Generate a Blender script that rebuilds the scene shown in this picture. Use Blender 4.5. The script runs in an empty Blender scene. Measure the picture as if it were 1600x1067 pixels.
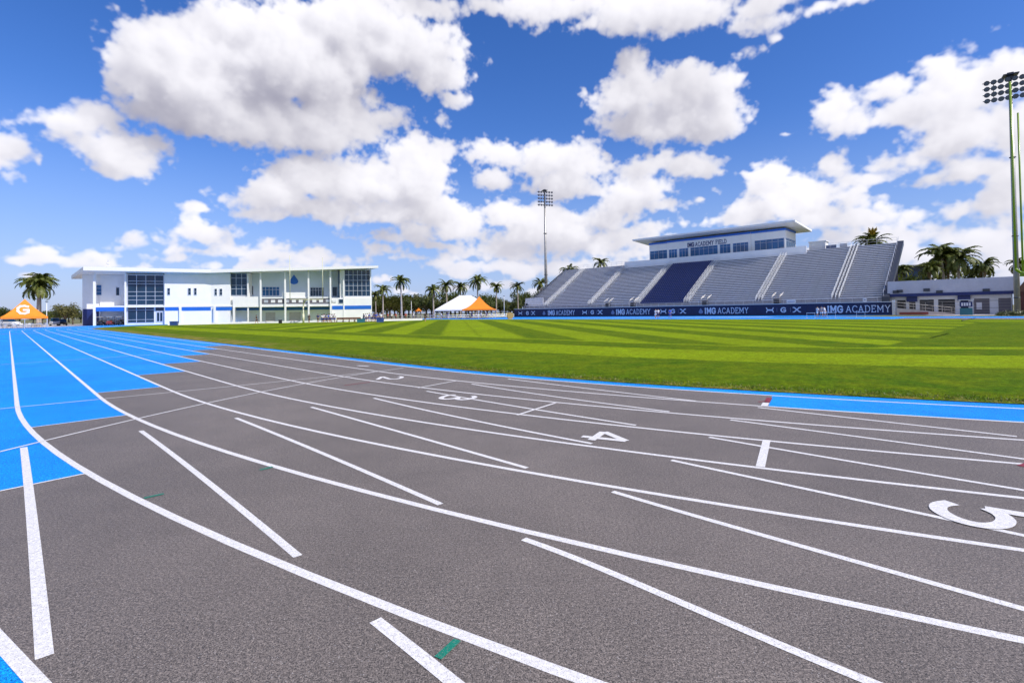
import bpy, math, random
from mathutils import Vector
sc = bpy.context.scene
COL = sc.collection
R = math.radians
# ------------------------------------------------------------------ camera
F, H, PITCH, ROLL, SY = 810.0, 1.606, 0.0175, 0.015, 473.325
def ray(px, py):
    u = (px-800)/F; v = (py-SY)/F
    c, s = math.cos(ROLL), math.sin(ROLL)
    u, v = c*u-s*v, s*u+c*v
    cp, sp = math.cos(PITCH), math.sin(PITCH)
    return Vector((u, cp+v*sp, sp-v*cp))
CAM = Vector((0, 0, H))
def G(px, py, z=0.0):
    r = ray(px, py); t = (z-H)/r.z
    return CAM+r*t
def D(px, py, Y):
    r = ray(px, py)
    return CAM+r*(Y/r.y)
def GP(px, Y):                       # ground point of depth Y under picture column px
    y = 480.0
    for _ in range(20):
        p = D(px, y, Y)
        y += p.z*F/Y
    p = D(px, y, Y); p.z = 0
    return p
cam = bpy.data.cameras.new('camera'); co = bpy.data.objects.new('camera', cam); COL.objects.link(co)
co.location = CAM
cam.lens = F/1600*36; cam.sensor_width = 36
cam.shift_y = (SY-533.5)/1600; cam.clip_start = 0.05; cam.clip_end = 20000
from mathutils import Matrix
f_ = Vector((0, math.cos(PITCH), math.sin(PITCH))); u_ = Vector((0, -math.sin(PITCH), math.cos(PITCH))); r_ = Vector((1, 0, 0))
# photograph u,v -> rolled; image x axis in world = c*r + s*(-up)... chosen so that ray() is reproduced exactly
cr, sr = math.cos(ROLL), math.sin(ROLL)
xa = r_*cr - u_*sr; ya = r_*sr + u_*cr
co.matrix_world = Matrix(((xa.x, ya.x, -f_.x, 0), (xa.y, ya.y, -f_.y, 0), (xa.z, ya.z, -f_.z, H), (0, 0, 0, 1)))
sc.camera = co
sc.view_settings.view_transform = 'Standard'; sc.view_settings.look = 'None'
sc.view_settings.gamma = 1; sc.view_settings.use_curve_mapping = False; sc.view_settings.exposure = 0
SUN_AZ, SUN_EL = 118, 45
# ------------------------------------------------------------------ sky: Nishita air with a deck of cumulus computed as a small density volume
import numpy as np
# each cloud lump: centre and half sizes, as seen from the track (converted to azimuth and elevation)
LUMPS = [
 (255,70,90,48),(345,50,75,50),(330,125,150,75),(440,100,110,72),(400,185,140,50),(300,175,110,42),(480,210,110,32),(230,110,75,45),(190,120,40,40),
 (470,12,60,20),(560,45,110,50),(640,72,92,48),(545,95,52,36),(690,115,52,42),(600,186,50,20),(560,205,66,26),(715,155,30,18),(745,150,18,8),(655,15,70,26),(480,40,60,22),
 (330,15,24,22),(390,28,26,12),(520,170,70,40),
 (115,196,80,22),(190,245,75,42),(130,218,70,18),(235,225,40,22),(5,240,42,42),(60,255,10,18),(150,180,40,26),
 (780,8,70,18),(880,10,110,28),(990,18,120,34),(1065,22,60,32),(960,45,26,12),(1090,8,40,30),
 (985,105,26,24),(985,150,52,44),(1050,150,60,42),(1075,125,20,28),(1130,150,30,34),(1060,190,100,34),(1120,200,55,28),(1165,175,32,10),(912,140,8,12),(1000,190,60,30),
 (430,300,50,36),(500,285,95,40),(575,290,95,45),(640,255,48,42),(655,290,55,45),(500,322,120,24),(610,330,100,26),(690,330,34,30),(415,335,45,14),
 (735,345,26,22),(765,240,45,24),(800,250,28,16),(765,280,34,22),(850,255,42,34),(900,255,52,32),(880,285,60,30),(908,222,22,10),(930,222,16,8),(1040,240,12,10),
 (1010,265,40,22),(1075,262,60,22),(1000,295,60,26),(1035,320,50,12),(975,320,40,18),(1110,272,34,12),(1120,300,14,8),(1095,312,8,5),
 (1200,285,45,38),(1240,310,60,42),(1270,335,45,28),(1190,330,50,26),(1100,348,50,10),
 (1310,170,30,26),(1340,190,55,22),(1390,140,40,22),(1420,175,70,32),(1470,120,50,42),(1520,85,26,30),(1548,45,26,12),(1500,150,75,45),(1575,125,50,45),
 (1500,210,105,40),(1590,200,70,60),(1440,245,60,24),(1540,262,85,28),(1400,215,30,10),
 (1300,262,36,22),(1380,255,38,22),(1360,280,50,10),(1470,280,60,12),
 (1335,312,28,22),(1350,338,45,24),(1430,345,60,18),(1500,332,55,22),(1560,310,50,32),(1590,345,40,22),(1510,372,110,18),(1400,368,90,20),(1330,370,60,20),
 (790,335,42,28),(850,345,52,30),(830,370,110,22),(950,345,42,20),(990,360,50,14),(900,385,130,24),(780,390,90,18),(700,355,46,20),
 (610,370,56,16),(650,360,38,18),(690,385,50,8),(740,365,50,14),
 (300,358,28,24),(330,372,46,20),(240,376,55,16),(200,388,60,12),(300,392,110,12),(158,400,40,8),(380,396,55,10),(307,325,20,8),(65,392,34,11),(78,404,30,7),
 (425,388,34,20),(450,400,56,14),(505,398,36,16),(540,405,46,10),(640,402,46,9),(700,414,70,8),(760,418,80,12),(850,420,90,14),(940,408,80,14),
 (1200,370,60,18),(1290,352,36,12),(1300,392,120,12),(1450,398,120,14),(1560,392,80,18),(1560,430,60,8),(1480,428,90,7),(1000,420,80,10),(1130,370,60,10),
 (1170,83,20,8),(1200,8,50,16),(1310,5,130,16),(90,102,9,6),(150,100,22,14),(165,140,14,18),(125,110,10,8),(178,30,8,6),(780,130,16,5),(690,180,10,26),(1230,210,12,4),(690,240,20,20),
 (1080,400,60,14),(980,395,60,16),(1040,375,40,12),(880,355,50,24),(1180,395,60,12),(930,300,30,10),
 (1215,60,10,5),(410,120,60,50),(345,100,60,50),
 (-90,120,70,40),(-160,200,60,35),(-60,330,50,20),(1720,90,80,50),(1700,300,70,40),(1800,200,60,50),(700,-120,160,60),(1200,-160,120,60),(200,-140,120,50),
]
rnd = random.Random(11)
for _ in range(120):      # the small far clouds low over the horizon
    x = rnd.uniform(120, 1700) if rnd.random() < .93 else rnd.uniform(-100, 60); y = rnd.uniform(385, 462); k = 1-(y-388)/130
    LUMPS.append((x, y, rnd.uniform(16, 46)*k, rnd.uniform(9, 19)*k))
def azel(px, py):
    r = ray(px, py).normalized()
    return math.degrees(math.atan2(r.x, r.y)), math.degrees(math.asin(r.z))
def cloud_map(NX=1664, NY=672, NZ=24, AZ=62.0, E0=-2.0, E1=48.0, ZR=6.5, seed=7):
    rng = np.random.default_rng(seed)
    az = np.linspace(-AZ, AZ, NX, dtype=np.float32); el = np.linspace(E0, E1, NY, dtype=np.float32)
    zz = np.linspace(-ZR, ZR, NZ, dtype=np.float32)
    base = np.full((NZ, NY, NX), -0.6, np.float32)
    for (cx, cy, rx, ry) in LUMPS:
        a0, e0 = azel(cx, cy); a1, _ = azel(cx-rx, cy); a2, _ = azel(cx+rx, cy); _, e1 = azel(cx, cy+ry); _, e2 = azel(cx, cy-ry)
        ax, ay = (a2-a1)/2*1.08, (e2-e1)/2*1.08
        k = 1.9
        hgt = min(1.0, .40+.60*min(ax, ay*1.5)/4.5)*(.5 if min(ax, ay*1.4) < 1.15 and cy < 235 else 1); slo = max(hgt, .52); ax *= (slo/hgt)**.5; ay *= (slo/hgt)**.5
        i0, i1 = np.searchsorted(az, [a0-ax*k, a0+ax*k]); j0, j1 = np.searchsorted(el, [e0-ay*k, e0+ay*k])
        if i1 <= i0 or j1 <= j0: continue
        rz = max(1.1, min(ax, ay)*1.15); z0 = rng.uniform(-1, 1)*.8
        dx = ((az[i0:i1]-a0)/ax)**2; dy = (el[j0:j1]-e0)/ay; dy = np.where(dy < 0, dy*1.12, dy)**2; dz = ((zz-z0)/rz)**2
        v = hgt-slo*np.sqrt(dx[None, None, :]+dy[None, :, None]+dz[:, None, None])
        b = base[:, j0:j1, i0:i1]
        m = np.maximum(b, v); d = np.abs(b-v); m += .10*np.maximum(1-d/.25, 0)**2*.5
        base[:, j0:j1, i0:i1] = m
    # periodic noise volume with a power-law spectrum
    S = 128
    def vol(expo, lo):
        f = np.fft.fftn(rng.standard_normal((S, S, S)).astype(np.float32))
        k = np.fft.fftfreq(S)*S
        kk = np.sqrt(k[:, None, None]**2+k[None, :, None]**2+k[None, None, :]**2); kk[0, 0, 0] = 1
        f *= kk**(-expo)*(kk > lo); v = np.real(np.fft.ifftn(f)).astype(np.float32)
        return v/v.std()
    nv = vol(2.75, 2.5); bv = vol(2.9, 3.5); bv = .8-np.abs(bv)      # second one: billows with creases
    def samp(v, z, y, x):
        xi = np.floor(x).astype(np.int32); yi = np.floor(y).astype(np.int32); zi = np.floor(z).astype(np.int32)
        fx, fy, fz = x-xi, y-yi, z-zi
        o = 0
        for c in range(2):
            wz = fz if c else 1-fz
            for b in range(2):
                wy = fy if b else 1-fy
                q = (v[(zi+c) % S, (yi+b) % S, xi % S]*(1-fx)+v[(zi+c) % S, (yi+b) % S, (xi+1) % S]*fx)
                o = o+q*wy*wz
        return o
    X, Y = np.meshgrid(az, el)
    big = np.clip((Y-4)/20, 0, 1); big = big*big*(3-2*big)
    rho = np.zeros((NZ, NY, NX), np.float32)
    act = base.max(axis=0) > -0.42
    Xa, Ya, bg_ = X[act], Y[act], big[act]
    for i in range(NZ):
        z = float(zz[i])
        u = np.full_like(Xa, z)
        nb = .62*samp(nv, u*3.2, Ya*3.6, Xa*3.2)+.55*samp(bv, u*5.5+31, Ya*6.2+9, Xa*5.5)
        ns = .62*samp(nv, u*6+50, Ya*9, Xa*6)+.55*samp(bv, u*10+3, Ya*14, Xa*10)
        fine = samp(nv, u*17, Ya*19, Xa*17)
        fine2 = samp(nv, u*37, Ya*41+7, Xa*37)
        n = (nb*bg_+ns*(1-bg_))*.225+fine*.085+fine2*.065
        b = base[i][act]
        rho[i][act] = np.clip((b+n-.03)*2.3, 0, 1)**1.45
    # sunlight reaching each cell
    q = rho[:, ::2, ::2]
    dz_, dy_, dx_ = -.36, .70, .62                           # towards the sun (behind the viewer, up, right)
    cz, cy, cx = (2*ZR/(NZ-1)), (el[2]-el[0]), (az[2]-az[0])
    tau = np.zeros_like(q)
    pd = (12, 60, 60)
    qp = np.pad(q, ((pd[0], pd[0]), (0, pd[1]), (0, pd[2])))
    prev = 0
    for t in (.4, .9, 1.6, 2.5, 3.6, 5.0, 6.8):
        a = int(round(dz_*t/cz))+pd[0]; b = int(round(dy_*t/cy)); c = int(round(dx_*t/cx))
        tau += qp[a:a+q.shape[0], b:b+q.shape[1], c:c+q.shape[2]]*(t-prev); prev = t
    # openness upward (sky light) : column above
    up = np.zeros_like(q); prev = 0
    for t in (.8, 2.0, 4.0, 6.5):
        b = int(round(t/cy)); up += qp[pd[0]:pd[0]+q.shape[0], b:b+q.shape[1], :q.shape[2]]*(t-prev); prev = t
    es = np.clip((el[::2]-1)/22, 0, 1)[None, :q.shape[1], None]; es = .34+.66*es      # low clouds are far apart: less shading of one by the next
    tau *= es; up *= es
    sun = .40*np.exp(-1.2*tau)+.52*np.exp(-.26*tau)+.08
    sun = np.repeat(np.repeat(sun, 2, 1), 2, 2)[:, :NY, :NX]; amb = np.repeat(np.repeat(np.exp(-.46*up), 2, 1), 2, 2)[:, :NY, :NX]
    dz = 2*ZR/(NZ-1)
    T = np.ones((NY, NX), np.float32); Cs = np.zeros_like(T); Ca = np.zeros_like(T)
    for i in range(NZ):                                       # i = 0 is nearest to the viewer
        a = 1-np.exp(-rho[i]*dz*3.2)
        Cs += T*a*sun[i]; Ca += T*a*amb[i]; T *= 1-a
    A = 1-T; s = Cs/np.maximum(A, 1e-4); m = Ca/np.maximum(A, 1e-4)
    def soft(v):
        p = np.pad(v, 1, mode='edge'); return (p[1:-1, 1:-1]*4+p[:-2, 1:-1]+p[2:, 1:-1]+p[1:-1, :-2]+p[1:-1, 2:])/8
    def soft2(v, r):
        for ax_ in (0, 1):
            c = np.cumsum(np.pad(v, [(r+1, r) if a_ == ax_ else (0, 0) for a_ in (0, 1)], mode='edge'), axis=ax_)
            v = (c[2*r+1:] - c[:-2*r-1]) if ax_ == 0 else (c[:, 2*r+1:]-c[:, :-2*r-1])
            v = v/(2*r+1)
        return v
    s = .32*soft(s)+.68*soft2(soft2(Cs, 7), 7)/np.maximum(soft2(soft2(A, 7), 7), 1e-3); m = .2*soft(m)+.8*soft2(soft2(Ca, 9), 9)/np.maximum(soft2(soft2(A, 9), 9), 1e-3)
    sc_ = np.array([.62, .605, .55]); ac = np.array([.28, .28, .28]); fl = np.array([.20, .20, .31])
    out = np.empty((NY, NX, 4), np.float32)
    out[..., :3] = s[..., None]*sc_+m[..., None]*ac+fl
    out[..., 3] = A
    return out
CM = cloud_map()

#WORLD
NYc, NXc = CM.shape[:2]
cimg = bpy.data.images.new('cumulus_deck', NXc, NYc, alpha=True, float_buffer=True)
cimg.colorspace_settings.name = 'Linear Rec.709'; cimg.alpha_mode = 'CHANNEL_PACKED'
cimg.pixels.foreach_set(np.ascontiguousarray(CM, dtype=np.float32).ravel()); cimg.update(); cimg.pack()
W = bpy.data.worlds.new("World"); sc.world = W; W.use_nodes = True
wt = W.node_tree; wt.nodes.clear()
def mknode(t, typ, **kw):
    n = t.nodes.new(typ)
    for k, v in kw.items(): setattr(n, k, v)
    return n
def mth(t, op, a, b=None, c=None, clamp=False):
    n = t.nodes.new('ShaderNodeMath'); n.operation = op; n.use_clamp = clamp
    for i, x in enumerate((a, b, c)):
        if x is None: continue
        if isinstance(x, (int, float)): n.inputs[i].default_value = x
        else: t.links.new(x, n.inputs[i])
    return n.outputs[0]
def vmt(t, op, a, b=None, out=0):
    n = t.nodes.new('ShaderNodeVectorMath'); n.operation = op
    for i, x in enumerate((a, b)):
        if x is None: continue
        if isinstance(x, (tuple, Vector)): n.inputs[i].default_value = tuple(x)
        else: t.links.new(x, n.inputs[i])
    return n.outputs[out]
def sstep(t, x, lo, hi, a=0.0, b=1.0, typ='SMOOTHSTEP'):
    n = t.nodes.new('ShaderNodeMapRange'); n.interpolation_type = typ
    t.links.new(x, n.inputs['Value'])
    for k, v in (('From Min', lo), ('From Max', hi), ('To Min', a), ('To Max', b)): n.inputs[k].default_value = v
    return n.outputs[0]
def mixc(t, f, a, b, typ='MIX'):
    n = t.nodes.new('ShaderNodeMix'); n.data_type = 'RGBA'; n.blend_type = typ
    for s, x in ((n.inputs[0], f), (n.inputs[6], a), (n.inputs[7], b)):
        if isinstance(x, (int, float)): s.default_value = x
        elif isinstance(x, tuple): s.default_value = (*x[:3], 1)
        else: t.links.new(x, s)
    return n.outputs[2]
tc = mknode(wt, 'ShaderNodeTexCoord')
dirv = vmt(wt, 'NORMALIZE', tc.outputs['Generated'])
sx = mknode(wt, 'ShaderNodeSeparateXYZ'); wt.links.new(dirv, sx.inputs[0])
az = mth(wt, 'MULTIPLY', mth(wt, 'ARCTAN2', sx.outputs[0], sx.outputs[1]), 180/math.pi)
el = mth(wt, 'MULTIPLY', mth(wt, 'ARCSINE', sx.outputs[2]), 180/math.pi)
cx_ = mknode(wt, 'ShaderNodeCombineXYZ')
wt.links.new(mth(wt, 'MULTIPLY_ADD', az, 1/124, .5), cx_.inputs[0])
wt.links.new(mth(wt, 'MULTIPLY_ADD', el, 1/50, 2/50), cx_.inputs[1])
ti = mknode(wt, 'ShaderNodeTexImage', image=cimg, interpolation='Cubic', extension='MIRROR')
wt.links.new(cx_.outputs[0], ti.inputs[0])
sky = mknode(wt, 'ShaderNodeTexSky', sky_type='NISHITA', sun_disc=False, sun_elevation=R(SUN_EL), sun_rotation=R(SUN_AZ))
sky.air_density = 1.0; sky.dust_density = .4; sky.ozone_density = 3.0
hs = mknode(wt, 'ShaderNodeHueSaturation'); hs.inputs['Saturation'].default_value = 1.28; hs.inputs['Value'].default_value = .118
wt.links.new(sky.outputs[0], hs.inputs['Color'])
tint = mixc(wt, 1.0, hs.outputs[0], (1.06, 1.0, 1.36), 'MULTIPLY')
skyc = mixc(wt, sstep(wt, el, -3, 20, .75, 0.0), tint, (.36, .50, .82))
cloudc = mixc(wt, sstep(wt, el, 0, 9, .5, 0.0), ti.outputs['Color'], (.70, .72, .88))
alpha = mth(wt, 'MULTIPLY', ti.outputs['Alpha'], sstep(wt, el, .2, 2.5, .0, 1.0))
final = mixc(wt, alpha, skyc, cloudc)
bg = mknode(wt, 'ShaderNodeBackground'); wt.links.new(final, bg.inputs[0]); bg.inputs[1].default_value = 1.0
wo = mknode(wt, 'ShaderNodeOutputWorld'); wt.links.new(bg.outputs[0], wo.inputs[0])
W.cycles.sampling_method = 'MANUAL'; W.cycles.sample_map_resolution = 512
sl = bpy.data.lights.new('sun', 'SUN'); so = bpy.data.objects.new('sun', sl); COL.objects.link(so)
sl.energy = 5.0; sl.angle = R(.53); sl.color = (1, .95, .88)
sdir = Vector((math.sin(R(SUN_AZ))*math.cos(R(SUN_EL)), math.cos(R(SUN_AZ))*math.cos(R(SUN_EL)), math.sin(R(SUN_EL))))
so.rotation_euler = sdir.to_track_quat('Z', 'Y').to_euler()
# ------------------------------------------------------------------ materials
def mat(name, col, rough=.7, metal=0.0, spec=.5, noise=None, bump=None, emit=None, alpha=None):
    m = bpy.data.materials.new(name); m.use_nodes = True; t = m.node_tree
    b = t.nodes['Principled BSDF']
    b.inputs['Base Color'].default_value = (*col, 1); b.inputs['Roughness'].default_value = rough
    b.inputs['Metallic'].default_value = metal; b.inputs['Specular IOR Level'].default_value = spec
    geo = None
    if noise or bump:
        geo = t.nodes.new('ShaderNodeNewGeometry').outputs['Position']
    if noise:                        # (scale, amount[, second scale, second amount])
        f = None
        for i in range(0, len(noise), 2):
            n = mknode(t, 'ShaderNodeTexNoise'); n.inputs['Scale'].default_value = noise[i]; n.inputs['Detail'].default_value = 5
            t.links.new(geo, n.inputs['Vector'])
            g = sstep(t, n.outputs['Fac'], .28, .72, 1-noise[i+1], 1+noise[i+1], 'LINEAR')
            f = g if f is None else mth(t, 'MULTIPLY', f, g)
        v = mknode(t, 'ShaderNodeVectorMath', operation='SCALE'); v.inputs[0].default_value = col; t.links.new(f, v.inputs[3])
        t.links.new(v.outputs[0], b.inputs['Base Color'])
    if bump:
        n = mknode(t, 'ShaderNodeTexNoise'); n.inputs['Scale'].default_value = bump[0]; n.inputs['Detail'].default_value = 4
        t.links.new(geo, n.inputs['Vector'])
        bp = mknode(t, 'ShaderNodeBump'); bp.inputs['Strength'].default_value = bump[1]; bp.inputs['Distance'].default_value = bump[2]
        t.links.new(n.outputs['Fac'], bp.inputs['Height']); t.links.new(bp.outputs[0], b.inputs['Normal'])
    return m
def rubber(name, col, dark, light, specks=(.10, .30), spec=.5):
    """granulated rubber surfacing: a mosaic of pale and dark crumbs a few millimetres wide"""
    m = bpy.data.materials.new(name); m.use_nodes = True; t = m.node_tree; b = t.nodes['Principled BSDF']
    pos = t.nodes.new('ShaderNodeNewGeometry').outputs['Position']
    f = None
    for sc_, lo, hi, wgt in ((300, .25, .75, .80), (125, .28, .72, .88), (50, .32, .68, .34), (6, .3, .7, .05), (1.4, .3, .7, .08), (.3, .35, .65, .10)):
        n = mknode(t, 'ShaderNodeTexNoise'); n.inputs['Scale'].default_value = sc_; n.inputs['Detail'].default_value = 2
        t.links.new(pos, n.inputs['Vector'])
        g = sstep(t, n.outputs['Fac'], lo, hi, 1-wgt, 1+wgt, 'LINEAR')
        f = g if f is None else mth(t, 'MULTIPLY', f, g)
    v = mknode(t, 'ShaderNodeVectorMath', operation='SCALE'); v.inputs[0].default_value = col; t.links.new(f, v.inputs[3])
    c = v.outputs[0]
    vo = mknode(t, 'ShaderNodeTexVoronoi'); vo.inputs['Scale'].default_value = 120; t.links.new(pos, vo.inputs['Vector'])
    sp = mknode(t, 'ShaderNodeSeparateColor'); t.links.new(vo.outputs['Color'], sp.inputs[0])
    near = sstep(t, vo.outputs['Distance'], .30, .42, 1, 0)
    dk = mth(t, 'MULTIPLY', near, sstep(t, sp.outputs[0], specks[0], specks[0]-.04))
    lt = mth(t, 'MULTIPLY', near, sstep(t, sp.outputs[1], specks[1]*.3, specks[1]*.3-.02))
    dk = mth(t, 'MULTIPLY', near, sstep(t, sp.outputs[0], 0, specks[0], 1, 0))
    lt = mth(t, 'MULTIPLY', near, sstep(t, sp.outputs[1], 0, specks[1]*.3, 1, 0))
    c = mixc(t, dk, c, dark); c = mixc(t, lt, c, light)
    t.links.new(c, b.inputs['Base Color'])
    b.inputs['Roughness'].default_value = .62; b.inputs['Specular IOR Level'].default_value = spec
    n = mknode(t, 'ShaderNodeTexNoise'); n.inputs['Scale'].default_value = 210; n.inputs['Detail'].default_value = 3; t.links.new(pos, n.inputs['Vector'])
    bp = mknode(t, 'ShaderNodeBump'); bp.inputs['Strength'].default_value = .55; bp.inputs['Distance'].default_value = .004
    t.links.new(n.outputs['Fac'], bp.inputs['Height']); t.links.new(bp.outputs[0], b.inputs['Normal'])
    return m
def paint(name, col, wear=.5):
    """line paint that has soaked into the rubber, with crumbs showing through"""
    m = bpy.data.materials.new(name); m.use_nodes = True; t = m.node_tree; b = t.nodes['Principled BSDF']
    pos = t.nodes.new('ShaderNodeNewGeometry').outputs['Position']
    n = mknode(t, 'ShaderNodeTexNoise'); n.inputs['Scale'].default_value = 170; n.inputs['Detail'].default_value = 3; t.links.new(pos, n.inputs['Vector'])
    k = sstep(t, n.outputs['Fac'], .56-.06*wear, .68, 0, .80)
    n2 = mknode(t, 'ShaderNodeTexNoise'); n2.inputs['Scale'].default_value = 40; t.links.new(pos, n2.inputs['Vector'])
    f = sstep(t, n2.outputs['Fac'], .3, .7, .80, 1.06, 'LINEAR')
    v = mknode(t, 'ShaderNodeVectorMath', operation='SCALE'); v.inputs[0].default_value = col; t.links.new(f, v.inputs[3])
    t.links.new(mixc(t, k, v.outputs[0], (.22, .21, .215)), b.inputs['Base Color'])
    b.inputs['Roughness'].default_value = .6; b.inputs['Specular IOR Level'].default_value = .35
    bp = mknode(t, 'ShaderNodeBump'); bp.inputs['Strength'].default_value = .45; bp.inputs['Distance'].default_value = .003
    t.links.new(n.outputs['Fac'], bp.inputs['Height']); t.links.new(bp.outputs[0], b.inputs['Normal'])
    return m
def glassmat(name, col, rough=.06):
    m = mat(name, col, rough, 0, .45, noise=(.35, .35)); return m
MT = {}
MT['grey'] = rubber('grey_rubber', (.152, .128, .111), (.020, .018, .016), (.36, .34, .33), (.30, .20))
MT['blue'] = rubber('blue_rubber', (.001, .245, .78), (.001, .12, .46), (.01, .35, .92), (.14, .12), .22)
MT['white_line'] = paint('white_line_paint', (.78, .76, .745))
MT['blue_line'] = paint('pale_line_paint', (.55, .80, .95))
MT['green_line'] = paint('green_line_paint', (.0, .20, .13), .2)
MT['red_line'] = paint('red_line_paint', (.24, .012, .03), .2)
MT['white'] = mat('white_stucco', (.80, .80, .79), .65, noise=(.6, .04, 6, .03))
MT['offwhite'] = mat('grey_white_stucco', (.72, .73, .75), .7, noise=(.5, .05))
MT['shadewall'] = mat('shade_tinted_wall', (.60, .70, .80), .7, noise=(.5, .04))  # balcony recess wall: its bluish shade is put into the base colour
MT['white_metal'] = mat('white_painted_metal', (.80, .80, .78), .4)
MT['blueband'] = mat('royal_blue_band', (.012, .13, .55), .45, noise=(1, .08))
MT['navy'] = mat('navy_paint', (.008, .022, .13), .5, noise=(.8, .12))
MT['navy2'] = mat('navy_vinyl', (.006, .010, .050), .6, noise=(.9, .18))
MT['silver'] = mat('silver_print', (.62, .65, .72), .5)
MT['dimsilver'] = mat('grey_print', (.16, .20, .32), .5)
MT['alu'] = mat('ribbed_aluminium', (.50, .51, .56), .38, .55, noise=(1.2, .12, .15, .10))
MT['seatalu'] = mat('pale_aluminium_planks', (.80, .80, .83), .45, .15, noise=(1.2, .10))
MT['alu2'] = mat('aluminium_decking', (.30, .30, .33), .5, .2, noise=(2, .12))
MT['aludark'] = mat('dark_steel_framing', (.13, .12, .14), .6, .2)  # one even dark grey for framing, shutters and balcony panels
MT['rail'] = mat('galvanised_rail', (.66, .67, .70), .35, .6)
MT['glass'] = glassmat('dark_blue_glass', (.010, .035, .075))
MT['glass2'] = glassmat('bright_blue_glass', (.012, .10, .26))
MT['mull'] = mat('silver_mullions', (.62, .66, .74), .35, .3)
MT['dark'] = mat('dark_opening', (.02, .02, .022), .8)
MT['chairnavy'] = mat('navy_plastic', (.014, .036, .17), .4, noise=(1.5, .25))
MT['concrete'] = mat('pale_concrete', (.52, .47, .45), .85, noise=(1.5, .10, .1, .12))
MT['steel'] = mat('grey_steel_pole', (.40, .38, .35), .45, .5, noise=(.7, .18, 3, .1))
MT['lamp'] = mat('dark_lamp_housing', (.055, .06, .075), .4, .4)
MT['lens'] = mat('lamp_glass', (.13, .13, .15), .3)
MT['goal'] = mat('yellow_green_gloss_paint', (.26, .38, .045), .28)
MT['goalpale'] = mat('pale_yellow_paint', (.62, .62, .40), .35)
MT['orange'] = mat('orange_canvas', (.86, .235, .01), .7, noise=(1.5, .07))
MT['canvas'] = mat('white_canvas', (.70, .69, .70), .7, noise=(.8, .10, 4, .04))
MT['wood'] = mat('brown_timber', (.17, .08, .04), .7, noise=(6, .3))
MT['rubberblk'] = mat('black_rubber', (.012, .012, .012), .7)
MT['seatvinyl'] = mat('pale_vinyl', (.45, .42, .36), .6)
MT['redpaint'] = mat('dark_red_paint', (.22, .03, .025), .35)
MT['blackpaint'] = mat('black_gloss_paint', (.015, .015, .018), .2)
MT['silverpaint'] = mat('silver_car_paint', (.45, .46, .48), .25, .5)
MT['whitepaint'] = mat('white_gloss_paint', (.75, .75, .74), .25)
MT['bluepaint'] = mat('blue_plastic', (.02, .06, .22), .4)
MT['teal'] = mat('teal_tarpaulin', (.02, .14, .18), .6)
MT['trunk'] = mat('palm_trunk_bark', (.36, .31, .27), .85, noise=(3, .2, 12, .15))
MT['shaft'] = mat('palm_crownshaft', (.16, .22, .05), .5)
MT['bark'] = mat('tree_bark', (.13, .095, .065), .9, noise=(6, .3))
MT['skin'] = mat('skin', (.42, .24, .16), .6)
MT['skin2'] = mat('dark_skin', (.10, .05, .032), .6)
MT['hair'] = mat('dark_hair', (.02, .014, .01), .7)
def cloth(n, c): return mat('cloth_'+n, c, .8)
CL = {k: cloth(k, v) for k, v in dict(white=(.75, .75, .76), navy=(.015, .03, .14), black=(.02, .02, .022), royal=(.02, .08, .45), red=(.4, .03, .03), grey=(.25, .25, .27)).items()}
def leafmat(name, c1, c2, trans=.25):
    m = bpy.data.materials.new(name); m.use_nodes = True; t = m.node_tree; b = t.nodes['Principled BSDF']
    g = t.nodes.new('ShaderNodeNewGeometry')
    n = mknode(t, 'ShaderNodeTexNoise'); n.inputs['Scale'].default_value = .55; n.inputs['Detail'].default_value = 3
    t.links.new(g.outputs['Position'], n.inputs['Vector'])
    f = mth(t, 'ADD', mth(t, 'MULTIPLY', g.outputs['Random Per Island'], .6), mth(t, 'MULTIPLY', sstep(t, n.outputs['Fac'], .35, .65), .4))
    t.links.new(mixc(t, f, c1, c2), b.inputs['Base Color']); b.inputs['Roughness'].default_value = .5
    b.inputs['Specular IOR Level'].default_value = .4
    tr = mknode(t, 'ShaderNodeBsdfTranslucent'); t.links.new(mixc(t, .5, mixc(t, f, c1, c2), (.20, .26, .03)), tr.inputs[0])
    mx = mknode(t, 'ShaderNodeMixShader'); mx.inputs[0].default_value = trans
    t.links.new(b.outputs[0], mx.inputs[1]); t.links.new(tr.outputs[0], mx.inputs[2])
    t.links.new(mx.outputs[0], t.nodes['Material Output'].inputs['Surface'])
    return m
MT['frond'] = leafmat('palm_frond', (.048, .080, .014), (.21, .22, .04))
MT['yfrond'] = leafmat('yellow_frond', (.45, .27, .02), (.60, .38, .03))
MT['dryfrond'] = leafmat('dry_frond', (.16, .11, .05), (.26, .17, .07))
MT['leaf'] = leafmat('tree_leaves', (.030, .050, .012), (.11, .125, .025))
MT['leaf2'] = leafmat('olive_leaves', (.055, .060, .018), (.16, .14, .035))
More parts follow.
